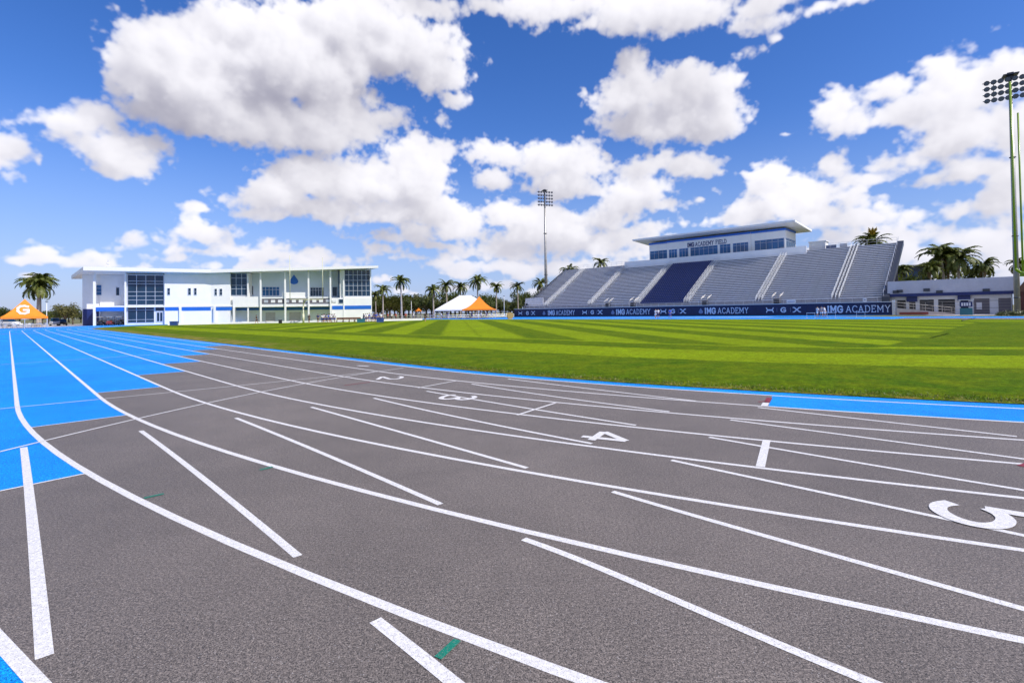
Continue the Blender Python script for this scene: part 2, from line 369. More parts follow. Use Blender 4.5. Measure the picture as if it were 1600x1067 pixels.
# ------------------------------------------------------------------ mesh collector
class MB:
    def __init__(s): s.v = []; s.f = []; s.m = []; s.mats = []
    def mi(s, m):
        if isinstance(m, str): m = MT[m]
        if m not in s.mats: s.mats.append(m)
        return s.mats.index(m)
    def face(s, pts, m):
        i = len(s.v); s.v += [tuple(p) for p in pts]; s.f.append(tuple(range(i, i+len(pts)))); s.m.append(s.mi(m))
    def hexa(s, c, m):           # 8 corners: bottom 4 (ccw) then top 4
        i = len(s.v); s.v += [tuple(p) for p in c]; k = s.mi(m)
        for q in ((3, 2, 1, 0), (4, 5, 6, 7), (0, 1, 5, 4), (1, 2, 6, 5), (2, 3, 7, 6), (3, 0, 4, 7)):
            s.f.append(tuple(i+x for x in q)); s.m.append(k)
    def box(s, x0, x1, y0, y1, z0, z1, m, tf=None):
        c = [(x0, y0, z0), (x1, y0, z0), (x1, y1, z0), (x0, y1, z0), (x0, y0, z1), (x1, y0, z1), (x1, y1, z1), (x0, y1, z1)]
        if tf: c = [tf(*p) for p in c]
        s.hexa(c, m)
    def tube(s, p0, p1, r0, r1, m, n=8, cap=True):
        p0 = Vector(p0); p1 = Vector(p1); d = (p1-p0)
        if d.length < 1e-6: return
        d.normalize(); a = d.orthogonal().normalized(); b = d.cross(a)
        i = len(s.v); k = s.mi(m)
        for p, r in ((p0, r0), (p1, r1)):
            for j in range(n):
                t = 2*math.pi*j/n; s.v.append(tuple(p+a*(r*math.cos(t))+b*(r*math.sin(t))))
        for j in range(n):
            s.f.append((i+j, i+(j+1) % n, i+n+(j+1) % n, i+n+j)); s.m.append(k)
        if cap:
            s.f.append(tuple(i+j for j in reversed(range(n)))); s.m.append(k)
            s.f.append(tuple(i+n+j for j in range(n))); s.m.append(k)
    def pipe(s, pts, r, m, n=8):
        for a, b in zip(pts, pts[1:]): s.tube(a, b, r, r, m, n)
    def ball(s, c, rx, ry, rz, m, n=10, k=6):
        c = Vector(c); i = len(s.v); q = s.mi(m)
        for a in range(k+1):
            th = math.pi*a/k
            for b in range(n):
                ph = 2*math.pi*b/n
                s.v.append((c.x+rx*math.sin(th)*math.cos(ph), c.y+ry*math.sin(th)*math.sin(ph), c.z+rz*math.cos(th)))
        for a in range(k):
            for b in range(n):
                s.f.append((i+a*n+b, i+(a+1)*n+b, i+(a+1)*n+(b+1) % n, i+a*n+(b+1) % n)); s.m.append(q)
    def build(s, name, parent=None, smooth=False, **pr):
        me = bpy.data.meshes.new(name); me.from_pydata(s.v, [], s.f)
        for m in s.mats: me.materials.append(m)
        me.polygons.foreach_set('material_index', s.m)
        if smooth: me.polygons.foreach_set('use_smooth', [True]*len(s.f))
        me.update()
        o = bpy.data.objects.new(name, me); COL.objects.link(o)
        if parent:
            o.parent = parent; o.matrix_parent_inverse = parent.matrix_world.inverted() if s.__dict__.get('world', True) and not pr.get('local') else Matrix()
        pr.pop('local', None)
        tag(o, **pr)
        return o
def tag(o, label=None, category=None, group=None, kind=None):
    for k, v in (('label', label), ('category', category), ('group', group), ('kind', kind)):
        if v: o[k] = v
    return o
def empty(name, loc, rz=0, **pr):
    o = bpy.data.objects.new(name, None); COL.objects.link(o); o.empty_display_size = .5
    o.matrix_world = Matrix.Translation(Vector(loc)) @ Matrix.Rotation(rz, 4, 'Z')
    return tag(o, **pr)
def kids(o): return [c for c in COL.objects if c.parent == o]
def copy_tree(o, parent=None, _k=None):
    ks = _k if _k is not None else {}
    if _k is None:
        for c in COL.objects:
            if c.parent: ks.setdefault(c.parent.name, []).append(c)
    c = o.copy(); COL.objects.link(c)
    if parent: c.parent = parent
    for ch in ks.get(o.name, []): copy_tree(ch, c, ks)
    return c
# ------------------------------------------------------------------ vertical planes through two ground points
class Plane:
    def __init__(s, p0, p1):
        s.o = Vector((p0.x, p0.y, 0)); s.e = Vector((p1.x-p0.x, p1.y-p0.y, 0)); s.L = s.e.length; s.e.normalize()
        s.n = Vector((-s.e.y, s.e.x, 0))                # points away from the camera
        if s.n.dot(s.o) < 0: s.n = -s.n
    def at(s, px, py, off=0.0):
        r = ray(px, py); o = s.o+s.n*off
        t = (o-CAM).dot(s.n)/r.dot(s.n); p = CAM+r*t-o
        return p.dot(s.e), p.z
    def a(s, px, off=0.0, py=470): return s.at(px, py, off)[0]
    def tf(s, a, d, z): return s.o+s.e*a+s.n*d+Vector((0, 0, z))
    def box(s, mb, a0, a1, d0, d1, z0, z1, m): mb.box(a0, a1, d0, d1, z0, z1, m, s.tf)
# ------------------------------------------------------------------ stroke lettering with slab serifs
GL = {
 'I': (.36, [[(.18, 0), (.18, 1)]], [(.18, 0), (.18, 1)]),
 'M': (1.0, [[(.14, 0), (.14, 1)], [(.14, 1), (.5, .30)], [(.5, .30), (.86, 1)], [(.86, 1), (.86, 0)]], [(.14, 0), (.86, 0), (.08, 1), (.92, 1)]),
 'G': (.82, [[(.78, .80), (.62, .96), (.42, 1), (.20, .90), (.07, .66), (.07, .34), (.20, .10), (.42, 0), (.64, .04), (.76, .16)], [(.76, .16), (.76, .46)], [(.52, .46), (.82, .46)]], []),
 'A': (.86, [[(.10, 0), (.43, 1)], [(.43, 1), (.76, 0)], [(.22, .34), (.64, .34)]], [(.10, 0), (.76, 0)]),
 'C': (.76, [[(.74, .80), (.58, .96), (.40, 1), (.20, .90), (.07, .66), (.07, .34), (.20, .10), (.40, 0), (.60, .05), (.74, .20)]], []),
 'D': (.82, [[(.14, 0), (.14, 1)], [(.05, 1), (.40, 1), (.62, .90), (.74, .66), (.74, .34), (.62, .10), (.40, 0), (.05, 0)]], []),
 'E': (.70, [[(.14, 0), (.14, 1)], [(.04, 1), (.62, 1)], [(.14, .52), (.50, .52)], [(.04, 0), (.64, 0)], [(.62, 1), (.62, .84)], [(.64, 0), (.64, .17)]], []),
 'F': (.66, [[(.14, 0), (.14, 1)], [(.04, 1), (.62, 1)], [(.14, .52), (.48, .52)], [(.62, 1), (.62, .84)]], [(.14, 0)]),
 'L': (.64, [[(.14, 0), (.14, 1)], [(.04, 0), (.58, 0)], [(.58, 0), (.58, .20)]], [(.14, 1)]),
 'Y': (.80, [[(.10, 1), (.40, .48)], [(.70, 1), (.40, .48)], [(.40, .48), (.40, 0)]], [(.10, 1), (.70, 1), (.40, 0)]),
 ' ': (.42, [], []),
}
def stroke_quads(pts, w):
    out = []
    for (a, b) in zip(pts, pts[1:]):
        dx, dy = b[0]-a[0], b[1]-a[1]; l = math.hypot(dx, dy) or 1; ux, uy = dx/l*w*.42, dy/l*w*.42; nx, ny = -dy/l*w/2, dx/l*w/2
        a2 = (a[0]-ux, a[1]-uy); b2 = (b[0]+ux, b[1]+uy)
        out.append([(a2[0]-nx, a2[1]-ny), (b2[0]-nx, b2[1]-ny), (b2[0]+nx, b2[1]+ny), (a2[0]+nx, a2[1]+ny)])
    return out
def word_quads(text, w, gap=.14):
    x = 0; out = []
    for ch in text:
        adv, st, sf = GL[ch]
        for pl in st: out += [[(x+p[0], p[1]) for p in q] for q in stroke_quads(pl, w)]
        for (cx, cy) in sf:
            yy = cy+(w*.35 if cy == 0 else -w*.35) if cy in (0, 1) else cy
            out += [[(x+p[0], p[1]) for p in q] for q in stroke_quads([(cx-.10, yy), (cx+.10, yy)], w*.55)]
        x += adv+gap
    return out, x-gap
def put_quads(mb, quads, tf, m, thick=.04, step=.0015):
    """quads in the plane (a, z); tf(a, d, z) with negative d towards the viewer"""
    for i, q in enumerate(quads):
        d = -thick-(i % 9)*step
        mb.hexa([tf(q[0][0], 0, q[0][1]), tf(q[1][0], 0, q[1][1]), tf(q[2][0], 0, q[2][1]), tf(q[3][0], 0, q[3][1]),
                 tf(q[0][0], d, q[0][1]), tf(q[1][0], d, q[1][1]), tf(q[2][0], d, q[2][1]), tf(q[3][0], d, q[3][1])], m)
# ------------------------------------------------------------------ the running track
TC = Vector((21.985, 40.078, 0)); PHI = 2.34188; R1 = 35.038; LW = 1.22
dv = Vector((math.cos(PHI), math.sin(PHI), 0))                 # along the straight, away from the near bend
nv_ = Vector((math.sin(PHI), -math.cos(PHI), 0))               # across the field, away from the camera
LS = 86.0                                                      # length of the straights
def TP(u, r, z=0.0):
    """u 0..1 near bend, 1..2 far straight, 2..3 far bend, 3..4 home straight; r = radius in the bends"""
    u %= 4
    if u < 1:
        a = u*math.pi; p = TC-nv_*(r*math.cos(a))-dv*(r*math.sin(a))
    elif u < 2: p = TC+nv_*r+dv*(LS*(u-1))
    elif u < 3:
        a = (u-2)*math.pi; p = TC+dv*LS+nv_*(r*math.cos(a))+dv*(r*math.sin(a))
    else: p = TC+dv*LS-nv_*r-dv*(LS*(u-3))
    return Vector((p.x, p.y, z))
def UR(p):
    """inverse of TP for points on the home straight (negative u) or the near bend"""
    q = Vector((p.x, p.y, 0))-TC; a = q.dot(dv); b = q.dot(nv_)
    if a > 0: return -a/LS, -b
    return math.atan2(-a, -b)/math.pi, q.length
def LR(k): return R1+(k-1)*LW                                  # radius of lane line k
# colour changes of the lanes: where each lane turns from blue to grey at the start of the bend
bnd = {8: (64, 754), 7: (125, 658), 6: (203, 609), 5: (250, 583.5), 4: (280, 567), 3: (299, 555), 2: (312, 547), 1: (326, 541)}
US = {k: UR(G(*p))[0] for k, p in bnd.items()}
ustart = UR(G(40, 521))[0]                                     # far end of the blue in the home straight
UB1 = UR(G(1203, 628))[0]                                      # lane one is blue again from here on
spans = {}
for k in range(1, 9):
    s = [(ustart, US[k], 'blue'), (US[k], UB1 if k == 1 else 1.0, 'grey')]
    if k == 1: s.append((UB1, 1.0, 'blue'))
    s += [(1.0, 3.0, 'blue'), (3.0, 4+ustart-.012, 'blue'), (4+ustart-.012, 4+ustart, 'grey')]
    spans[k] = s
tk = MB()
def strip(mb, r0, r1, u0, u1, m, z=.0, n=None, zf=None):
    n = n or max(2, int(abs(u1-u0)*100))
    us = [u0+(u1-u0)*i/n for i in range(n+1)]
    for a, b in zip(us, us[1:]):
        mb.face([TP(a, r0, z), TP(a, r1, z), TP(b, r1, z), TP(b, r0, z)], m)
Z0 = .0
strip(tk, R1-.42, LR(1), 0, 4, 'blue', Z0, 400)
for k in range(1, 9):
    for (a, b, m) in spans[k]: strip(tk, LR(k), LR(k+1), a, b, m, Z0)
strip(tk, LR(9), LR(9)+9.0, -.999, 2.999, 'blue', Z0, 400)
# lane 8's outside neighbour is blue on the straight
track = tk.build('running_track', kind='structure', label='grey and blue rubber running track with white lane lines', category='running track')
ln = MB(); Z1 = .0012
LWD = .062
for k in range(1, 10):
    w = LWD*(1.0 if k < 7 else 1.08)
    strip(ln, LR(k)-w/2, LR(k)+w/2, -.9999, 2.9999, 'white_line', Z1, 640)
def ribbon(mb, pts, w, m, z, taper=None):
    pts = [Vector((p[0], p[1], 0)) for p in pts]; L = []
    for i, p in enumerate(pts):
        d = (pts[min(i+1, len(pts)-1)]-pts[max(i-1, 0)]).normalized(); n = Vector((-d.y, d.x, 0))
        L.append((p-n*w/2, p+n*w/2))
    for (a, b), (c, d) in zip(L, L[1:]):
        mb.face([(a.x, a.y, z), (c.x, c.y, z), (d.x, d.y, z), (b.x, b.y, z)], m)
def smooth_g(px, n=14):
    """ground curve through picture points: quadratic fit of each coordinate against chord length"""
    P = [G(*q) for q in px]
    if len(P) == 2: return P
    t = [0.0]
    for a, b in zip(P, P[1:]): t.append(t[-1]+(b-a).length)
    t = np.array(t)/t[-1]; dg = 2 if len(P) < 6 else 3
    fx = np.polyfit(t, [p.x for p in P], min(dg, len(P)-1)); fy = np.polyfit(t, [p.y for p in P], min(dg, len(P)-1))
    return [Vector((float(np.polyval(fx, s)), float(np.polyval(fy, s)), 0)) for s in np.linspace(0, 1, n)]
break_lines = [
 [(220, 673), (262, 704), (330, 757), (400, 815), (466, 869)], [(368, 653), (440, 681), (520, 715), (600, 751), (690, 787.5)],
 [(486, 636), (550, 653.5), (640, 679), (730, 705), (824, 731)], [(584, 622), (680, 644), (780, 665), (860, 681), (925, 693)],
 [(667, 611), (760, 628), (850, 641), (920, 653), (993, 664.5)], [(737, 600), (850, 617), (940, 630), (1046, 643)],
 [(794, 592), (860, 600), (960, 612), (1087, 626.5)],
 [(818, 842), (870, 861), (962.5, 897.5), (1100, 957.5), (1200, 1000), (1350, 1060), (1440, 1098)],
 [(957, 768), (1000, 780.6), (1112.5, 813.4), (1275, 860), (1450, 908.8), (1600, 951), (1700, 980)],
 [(1049, 719), (1120, 734), (1187, 749), (1300, 772), (1450, 805), (1600, 836.5), (1700, 858)],
 [(1108, 683), (1193.7, 697.7), (1350, 724.5), (1475, 745), (1600, 766), (1700, 782)],
 [(1141, 656), (1240.6, 669), (1350, 683.6), (1475, 700), (1600, 717.2), (1700, 731)],
 [(1184, 636.5), (1270, 646), (1350, 655.5), (1475, 669), (1589, 682)], [(1593, 659), (1640, 665), (1700, 672)],
 [(37, 699), (45, 762), (56, 880), (70, 1026)], [(586, 969), (620, 994), (653, 1022), (705, 1064), (760, 1108)],
]
Z2 = .0022
for i, b in enumerate(break_lines): ribbon(ln, smooth_g(b), LWD*(.95 if i < 14 else 1.1), 'white_line', Z2+.0003*(i % 2))
# curved and straight cross lines
Z3 = .0034
for i, b in enumerate([[(-60, 645), (0, 638), (150, 625), (200, 619), (268, 613), (352, 604.3), (457, 594.5), (507, 588.7), (585, 581)],
          [(-60, 722), (0, 705.5), (62, 689.4), (213.8, 653.8), (328, 629.3), (408.8, 612.7), (477, 599.5), (540, 588), (585, 581), (632, 575)],
          [(0, 570), (79, 564.3), (144, 560.4), (197, 557), (259, 552.5)]]):
    ribbon(ln, smooth_g(b, 40), .045, 'white_line', Z3+.0004*i)
for k in range(1, 9):                                          # thin white edge where the colour changes
    a = TP(US[k], LR(k)+LWD/2, 0); b = TP(US[k], LR(k+1)-LWD/2, 0); ribbon(ln, [a, b], .035, 'white_line', Z2+.0007)
a = TP(US[8], LR(9), 0); b = TP(US[8], LR(9)+8, 0)
def cross(px0, px1, w, m, z=Z3+.0008): ribbon(ln, [G(*px0), G(*px1)], w, m, z)
cross((1198, 687.5), (1188, 729.5), .085, 'white_line')
cross((653, 606.2), (713, 595), .05, 'white_line')
cross((808, 648.6), (868, 629.6), .05, 'white_line')
cross((715, 1000), (684, 1028.5), .042, 'green_line'); cross((256, 771.5), (225, 778.5), .04, 'green_line'); cross((426, 729.5), (406, 734.5), .045, 'green_line')
cross((578, 597), (538, 602.3), .05, 'red_line')
cross((1202.5, 621.5), (1198.5, 628.5), .09, 'red_line'); cross((1197, 629.5), (1194, 634.3), .10, 'white_line', Z3+.0016); cross((1185, 628), (1197, 627), .05, 'red_line')
cross((1594, 725.5), (1612, 729), .16, 'red_line')
ln.build('lane_marking', track)
# numerals painted in the lanes: drawn with their tops towards the bend
NUM = {
 '1': [[(.5, 0), (.5, 1)]],
 '2': [[(.10, .76), (.22, .94), (.50, 1.0), (.78, .92), (.88, .72), (.78, .50), (.45, .28), (.12, .04)], [(.10, .04), (.90, .04)]],
 '3': [[(.10, .80), (.25, .96), (.50, 1.0), (.76, .92), (.86, .75), (.74, .58), (.46, .53)], [(.46, .53), (.78, .47), (.92, .27), (.80, .08), (.50, 0), (.22, .05), (.08, .22)]],
 '4': [[(.70, 0), (.70, 1)], [(.70, 1), (.06, .32)], [(.06, .30), (.96, .30)]],
 '5': [[(.86, .96), (.26, .96)], [(.26, .98), (.17, .52)], [(.17, .54), (.34, .62), (.56, .62), (.80, .50), (.90, .31), (.80, .11), (.52, 0), (.26, .05), (.10, .22)]],
}
def numeral(ch, pbot, ptop, wid, st, shift=0.0):
    b = G(*pbot); t = G(*ptop); up = t-b; h = up.length; up.normalize(); rt = Vector((up.y, -up.x, 0))
    mb = MB(); q = []
    for i, pl in enumerate(NUM[ch]):
        pts = [b+up*(p[1]*h)+rt*((p[0]-.5)*wid+shift) for p in pl]
        if len(pts) > 2:                                        # round the bends
            for _ in range(2):
                n = [pts[0]]
                for a, c in zip(pts, pts[1:]): n += [a*.75+c*.25, a*.25+c*.75]
                n.append(pts[-1]); pts = n
        ribbon(mb, pts, st, 'white_line', .0062+.0004*i)
    return mb.build('lane_number', track)
numeral('4', (914, 679.3), (982, 686.3), .54, .10)
numeral('5', (1465, 797.5), (1642, 820.5), .60, .114)
numeral('3', (692, 620), (739, 622.5), .62, .10)
numeral('2', (592, 591.0), (628, 590.3), .70, .10)
numeral('1', (559, 571.5), (576, 572.5), .5, .12)
# ------------------------------------------------------------------ grass infield with mowing stripes
fm = MB(); nu, nr = 360, 34
fv = []; fa = []; ff = []
rad = [ (R1-.42)*(i/nr) for i in range(nr+1)]
for i in range(nu):
    u = 4*i/nu
    for r in rad:
        p = TP(u, r, .0)
        q = p-TC; e = (R1-.42)-r
        p.z = .012+.045*min(1, e/.25)
        fv.append(tuple(p)); fa.append((q.dot(dv), q.dot(nv_), e))
for i in range(nu):
    for j in range(nr):
        a = i*(nr+1)+j; b = ((i+1) % nu)*(nr+1)+j
        ff.append((a, a+1, b+1, b))
me = bpy.data.meshes.new('infield'); me.from_pydata(fv, [], ff)
at = me.attributes.new('abe', 'FLOAT_VECTOR', 'POINT'); at.data.foreach_set('vector', [c for v in fa for c in v])
me.update()
for p in me.polygons: p.use_smooth = True
gm = bpy.data.materials.new('mown_grass'); gm.use_nodes = True; t = gm.node_tree; bs = t.nodes['Principled BSDF']
pos = t.nodes.new('ShaderNodeNewGeometry').outputs['Position']
att = mknode(t, 'ShaderNodeAttribute', attribute_name='abe'); sp = mknode(t, 'ShaderNodeSeparateXYZ'); t.links.new(att.outputs['Vector'], sp.inputs[0])
fa_, fb_, fe_ = sp.outputs
wob = mknode(t, 'ShaderNodeTexNoise'); wob.inputs['Scale'].default_value = .5; wob.inputs['Detail'].default_value = 2; t.links.new(pos, wob.inputs['Vector'])
wobv = mth(t, 'MULTIPLY_ADD', wob.outputs['Fac'], .5, -.25)
px_ = mknode(t, 'ShaderNodeSeparateXYZ'); t.links.new(pos, px_.inputs[0])
lat = mth(t, 'ADD', mth(t, 'MULTIPLY_ADD', px_.outputs[1], .110, -1.6), mth(t, 'ADD', px_.outputs[0], wobv))
lat = mth(t, 'ABSOLUTE', lat)
fr = mth(t, 'PINGPONG', mth(t, 'SUBTRACT', lat, 1.3), 2.6)           # 0..2.6 triangle
stripe = sstep(t, fr, 1.0, 1.6, 1.0, 0.0)                          # light where |lat| < 2.6
fe2 = mth(t, 'ADD', fe_, wobv)
infld = sstep(t, fe2, 12.35, 12.65)
infld = mth(t, 'MULTIPLY', infld, sstep(t, mth(t, 'ADD', fa_, wobv), -9.15, -8.85))
ring = mth(t, 'MULTIPLY', sstep(t, fe2, 5.3, 5.6), sstep(t, fe2, 9.2, 9.5, 1, 0))
ring2 = sstep(t, fe2, 11.9, 12.2)
ring2 = mth(t, 'MULTIPLY', ring2, sstep(t, fe2, 13.0, 13.3, 1, 0))
lightness = mth(t, 'ADD', mth(t, 'MULTIPLY', stripe, infld), mth(t, 'MULTIPLY', mth(t, 'MAXIMUM', ring, ring2), mth(t, 'SUBTRACT', 1, infld)))
def nz(scale, det, lo, hi, a, b, vec=pos):
    n = mknode(t, 'ShaderNodeTexNoise'); n.inputs['Scale'].default_value = scale; n.inputs['Detail'].default_value = det; t.links.new(vec, n.inputs['Vector'])
    return sstep(t, n.outputs['Fac'], lo, hi, a, b, 'LINEAR')
col = mixc(t, lightness, (.056, .118, .001), (.205, .300, .003))
col = mixc(t, nz(1.3, 5, .35, .7, 0, .55), col, (.175, .200, .002))
col = mixc(t, nz(.16, 3, .4, .65, 0, .45), col, (.13, .18, .002))
v = mknode(t, 'ShaderNodeVectorMath', operation='SCALE'); t.links.new(col, v.inputs[0])
f = mth(t, 'MULTIPLY', nz(14, 4, .3, .7, .62, 1.38), nz(90, 3, .3, .7, .70, 1.3))
f = mth(t, 'MULTIPLY', f, nz(4, 3, .3, .7, .82, 1.18))
t.links.new(f, v.inputs[3])
strawe = mth(t, 'MULTIPLY', sstep(t, fe_, .0, .55, .75, 0.0), nz(3.0, 4, .42, .6, 0, 1))
straw2 = mth(t, 'MULTIPLY', sstep(t, fe_, 1.0, 2.2, .8, 0.0), mth(t, 'MULTIPLY', sstep(t, fa_, 9, 18), nz(.9, 3, .42, .58, 0, 1)))
c2 = mixc(t, mth(t, 'MAXIMUM', strawe, straw2), v.outputs[0], (.27, .20, .055))
t.links.new(c2, bs.inputs['Base Color']); bs.inputs['Roughness'].default_value = .95; bs.inputs['Specular IOR Level'].default_value = .06
n = mknode(t, 'ShaderNodeTexNoise'); n.inputs['Scale'].default_value = 45; n.inputs['Detail'].default_value = 4; t.links.new(pos, n.inputs['Vector'])
bp = mknode(t, 'ShaderNodeBump'); bp.inputs['Strength'].default_value = .8; bp.inputs['Distance'].default_value = .03
t.links.new(n.outputs['Fac'], bp.inputs['Height']); t.links.new(bp.outputs[0], bs.inputs['Normal'])
me.materials.append(gm)
fo = bpy.data.objects.new('infield_grass', me); COL.objects.link(fo)
tag(fo, 'mown green grass infield striped light and dark inside the track', 'grass field', None, 'structure')
# grass blades along the near edge of the turf, where it meets the blue kerb strip
gt = MB(); rg = random.Random(5)
MT['blade'] = leafmat('grass_blades', (.045, .10, .002), (.14, .21, .006), .2)
MT['bladedry'] = leafmat('dry_blades', (.25, .19, .05), (.38, .30, .10), .2)
for i in range(20000):
    u = rg.uniform(-.12, .36); e = abs(rg.gauss(0, .35)); p = TP(u % 4, R1-.44-e)
    if p.length > 45 or p.y < 2: continue
    h = rg.uniform(.004, .018); a = rg.uniform(0, 6.28); w = .004+.0006*p.length; lx, ly = rg.gauss(0, .03), rg.gauss(0, .03)
    dx, dy = math.cos(a)*w, math.sin(a)*w; z = .01
    gt.face([(p.x-dx, p.y-dy, z), (p.x+dx, p.y+dy, z), (p.x+lx, p.y+ly, z+.045*min(1, e/.25)+h)], 'bladedry' if rg.random() < .16 else 'blade')
gt.build('grass', kind='stuff', label='fringe of short grass blades along the blue kerb strip', category='grass')
# ------------------------------------------------------------------ ground beyond the track
gd = MB(); gd.face([(-3000, -200, -.03), (3000, -200, -.03), (3000, 5000, -.03), (-3000, 5000, -.03)], mat('dry_grass_ground', (.13, .13, .045), .9, noise=(.05, .3, .8, .25)))
gd.build('ground', kind='structure', label='dry grassy ground around the stadium', category='ground')
ap = MB(); strip(ap, LR(9)+9.0, LR(9)+17, 1.25, 2.62, 'concrete', -.005, 160)
ap.build('concrete_path', kind='structure', label='pale concrete path behind the far bend', category='path')
# ------------------------------------------------------------------ grandstand on the far side
ST = Plane(Vector((.6, 161, 0)), Vector((69.8, 95, 0)))
BH = 2.45
A_END = ST.a(1378, 1.5, 463); A_BEG = ST.a(821, 1.5, 480)
NR, D0_, D1_, ZS, ZE = 28, 1.5, 22.0, 3.05, 15.3
RUN = (D1_-D0_)/NR; RISE = (ZE-ZS)/NR
ais = [ST.a(px, 1.5, 472) for px in (852, 921, 995, 1072, 1185, 1305)]
AW = 1.5
stand = empty('grandstand', ST.tf(A_BEG+10, 10, 0), label='large silver aluminium grandstand with one navy block of seats and sloping aisles', category='grandstand')
edges = [A_BEG]+[x for a in ais for x in (a-AW/2, a+AW/2)]+[A_END]
def seatrows(a0, a1, blue, rows=NR):
    mb = MB()
    for i in range(rows):
        d = D0_+RUN*i; z = ZS+RISE*i
        ST.box(mb, a0, a1, d, d+RUN-.004, z-.05, z, 'alu2')
        ST.box(mb, a0, a1, d+RUN-.03, d+RUN-.004, z, z+RISE-.055, 'alu2')
        if not blue:
            ST.box(mb, a0+.02, a1-.02, d+.12, d+.44, z+.36, z+.41, 'seatalu')
            ST.box(mb, a0+.02, a1-.02, d+.09, d+.117, z+.27, z+.412, 'seatalu')
            k = a0+.4
            while k < a1:
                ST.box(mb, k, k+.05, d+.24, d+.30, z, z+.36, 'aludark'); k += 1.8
        else:
            n = int((a1-a0)/.56); w = (a1-a0)/n
            for j in range(n):
                x = a0+j*w
                ST.box(mb, x+.04, x+w-.04, d+.02, d+.36, z+.24, z+.28, 'chairnavy')
                ST.box(mb, x+.04, x+w-.04, d+.36, d+.41, z+.26, z+.62, 'chairnavy')
    return mb
for i in range(7):
    a0, a1 = edges[2*i], edges[2*i+1]
    o = seatrows(a0, a1, i == 3, NR-2 if i in (2, 3, 4) else NR).build('seating_block', stand)
    if i == 3: o['label'] = 'navy blue block of chairback seats'
def railrun(mb, pts, m='rail', h=1.0, r=.03, posts=True, mid=True, n=5):
    top = [p+Vector((0, 0, h)) for p in pts]; mb.pipe(top, r, m, n)
    if mid: mb.pipe([p+Vector((0, 0, h*.5)) for p in pts], r*.8, m, n)
    if posts:
        for p in pts: mb.tube(p, p+Vector((0, 0, h)), r, r, m, n)
for i, a in enumerate(ais):
    mb = MB()
    for k in range(NR*2):
        d = D0_+RUN/2*k; z = ZS+RISE/2*k
        ST.box(mb, a-AW/2+.01, a+AW/2-.01, d, d+RUN/2-.003, z-.12, z+.02, 'alu2')
    o = mb.build('aisle_stair', stand)
    mb = MB()
    for s in (-.62, .0, .62):
        segs = 12
        for k in range(segs):
            k0 = k*NR/segs+.1; k1 = (k+.82)*NR/segs
            pts = [ST.tf(a+s, D0_+RUN*q, ZS+RISE*q+.05) for q in (k0, (k0+k1)/2, k1)]
            railrun(mb, pts, 'white_metal', .92, .030)
            if s:
                for w in range(5):
                    q = k0+(k1-k0)*w/4; p = ST.tf(a+s, D0_+RUN*q, ZS+RISE*q+.05); mb.tube(p, p+Vector((0, 0, .9)), .016, .016, 'white_metal', 4)
    mb.build('handrail', stand)
mb = MB(); zz_ = ST.at(838, 465.5, 2.5)[1]; ST.box(mb, ST.a(821, 2.5, 475), ST.a(848, 2.5, 475), 2.5, 3.0, 2.3, zz_, 'alu'); mb.build('side_screen', stand)
# front deck, rail and structure
mb = MB()
ST.box(mb, A_BEG, A_END+2, .35, 1.5, 2.35, 2.5, 'alu2'); ST.box(mb, A_BEG, A_END, 1.42, 1.5, 2.5, 3.0, 'alu2')
mb.build('front_walkway', stand)
mb = MB(); pts = [ST.tf(A_BEG+.5+i*(A_END-A_BEG-1)/44, .45, 2.5) for i in range(45)]
railrun(mb, pts, 'rail', .75, .025); mb.build('front_rail', stand)
def endframe(a, out):
    mb = MB()
    n = ST.tf
    # sloping stringer with closed side
    c = [n(a, D0_-.4, ZS-.75), n(a+out, D0_-.4, ZS-.75), n(a+out, D1_+.3, ZE-.55), n(a, D1_+.3, ZE-.55),
         n(a, D0_-.4, ZS+.35), n(a+out, D0_-.4, ZS+.35), n(a+out, D1_+.3, ZE+.45), n(a, D1_+.3, ZE+.45)]
    mb.hexa(c, 'lamp')
    o = mb.build('end_stringer', stand)
    mb = MB()
    mb.pipe([n(a+out*.2, D0_-.3, ZS+1.25), n(a+out*.2, D1_+.3, ZE+1.35)], .035, 'rail', 5)
    for k in range(0, 13): p = n(a+out*.2, D0_+(D1_-D0_)*k/12, ZS+(ZE-ZS)*k/12+.4); mb.tube(p, p+Vector((0, 0, .95)), .03, .03, 'rail', 5)
    mb.build('end_rail', stand)
    mb = MB()
    for d in (4, 8, 12, 16, 20, 21.8):
        z = ZS+(ZE-ZS)*(d-D0_)/(D1_-D0_)-.6
        mb.tube(n(a-out, d, 0), n(a-out, d, z), .14, .14, 'rail', 6)
    for d0, d1 in ((4, 8), (8, 12), (12, 16), (16, 20)):
        z0 = ZS+(ZE-ZS)*(d0-D0_)/(D1_-D0_)-.6; z1 = ZS+(ZE-ZS)*(d1-D0_)/(D1_-D0_)-.6
        mb.tube(n(a-out, d0, .3), n(a-out, d1, z1), .07, .07, 'rail', 5); mb.tube(n(a-out, d0, z0), n(a-out, d1, .3), .07, .07, 'rail', 5)
    mb.build('support_frame', stand)
endframe(A_END+.02, 1.15); endframe(A_BEG-.02, -.5)
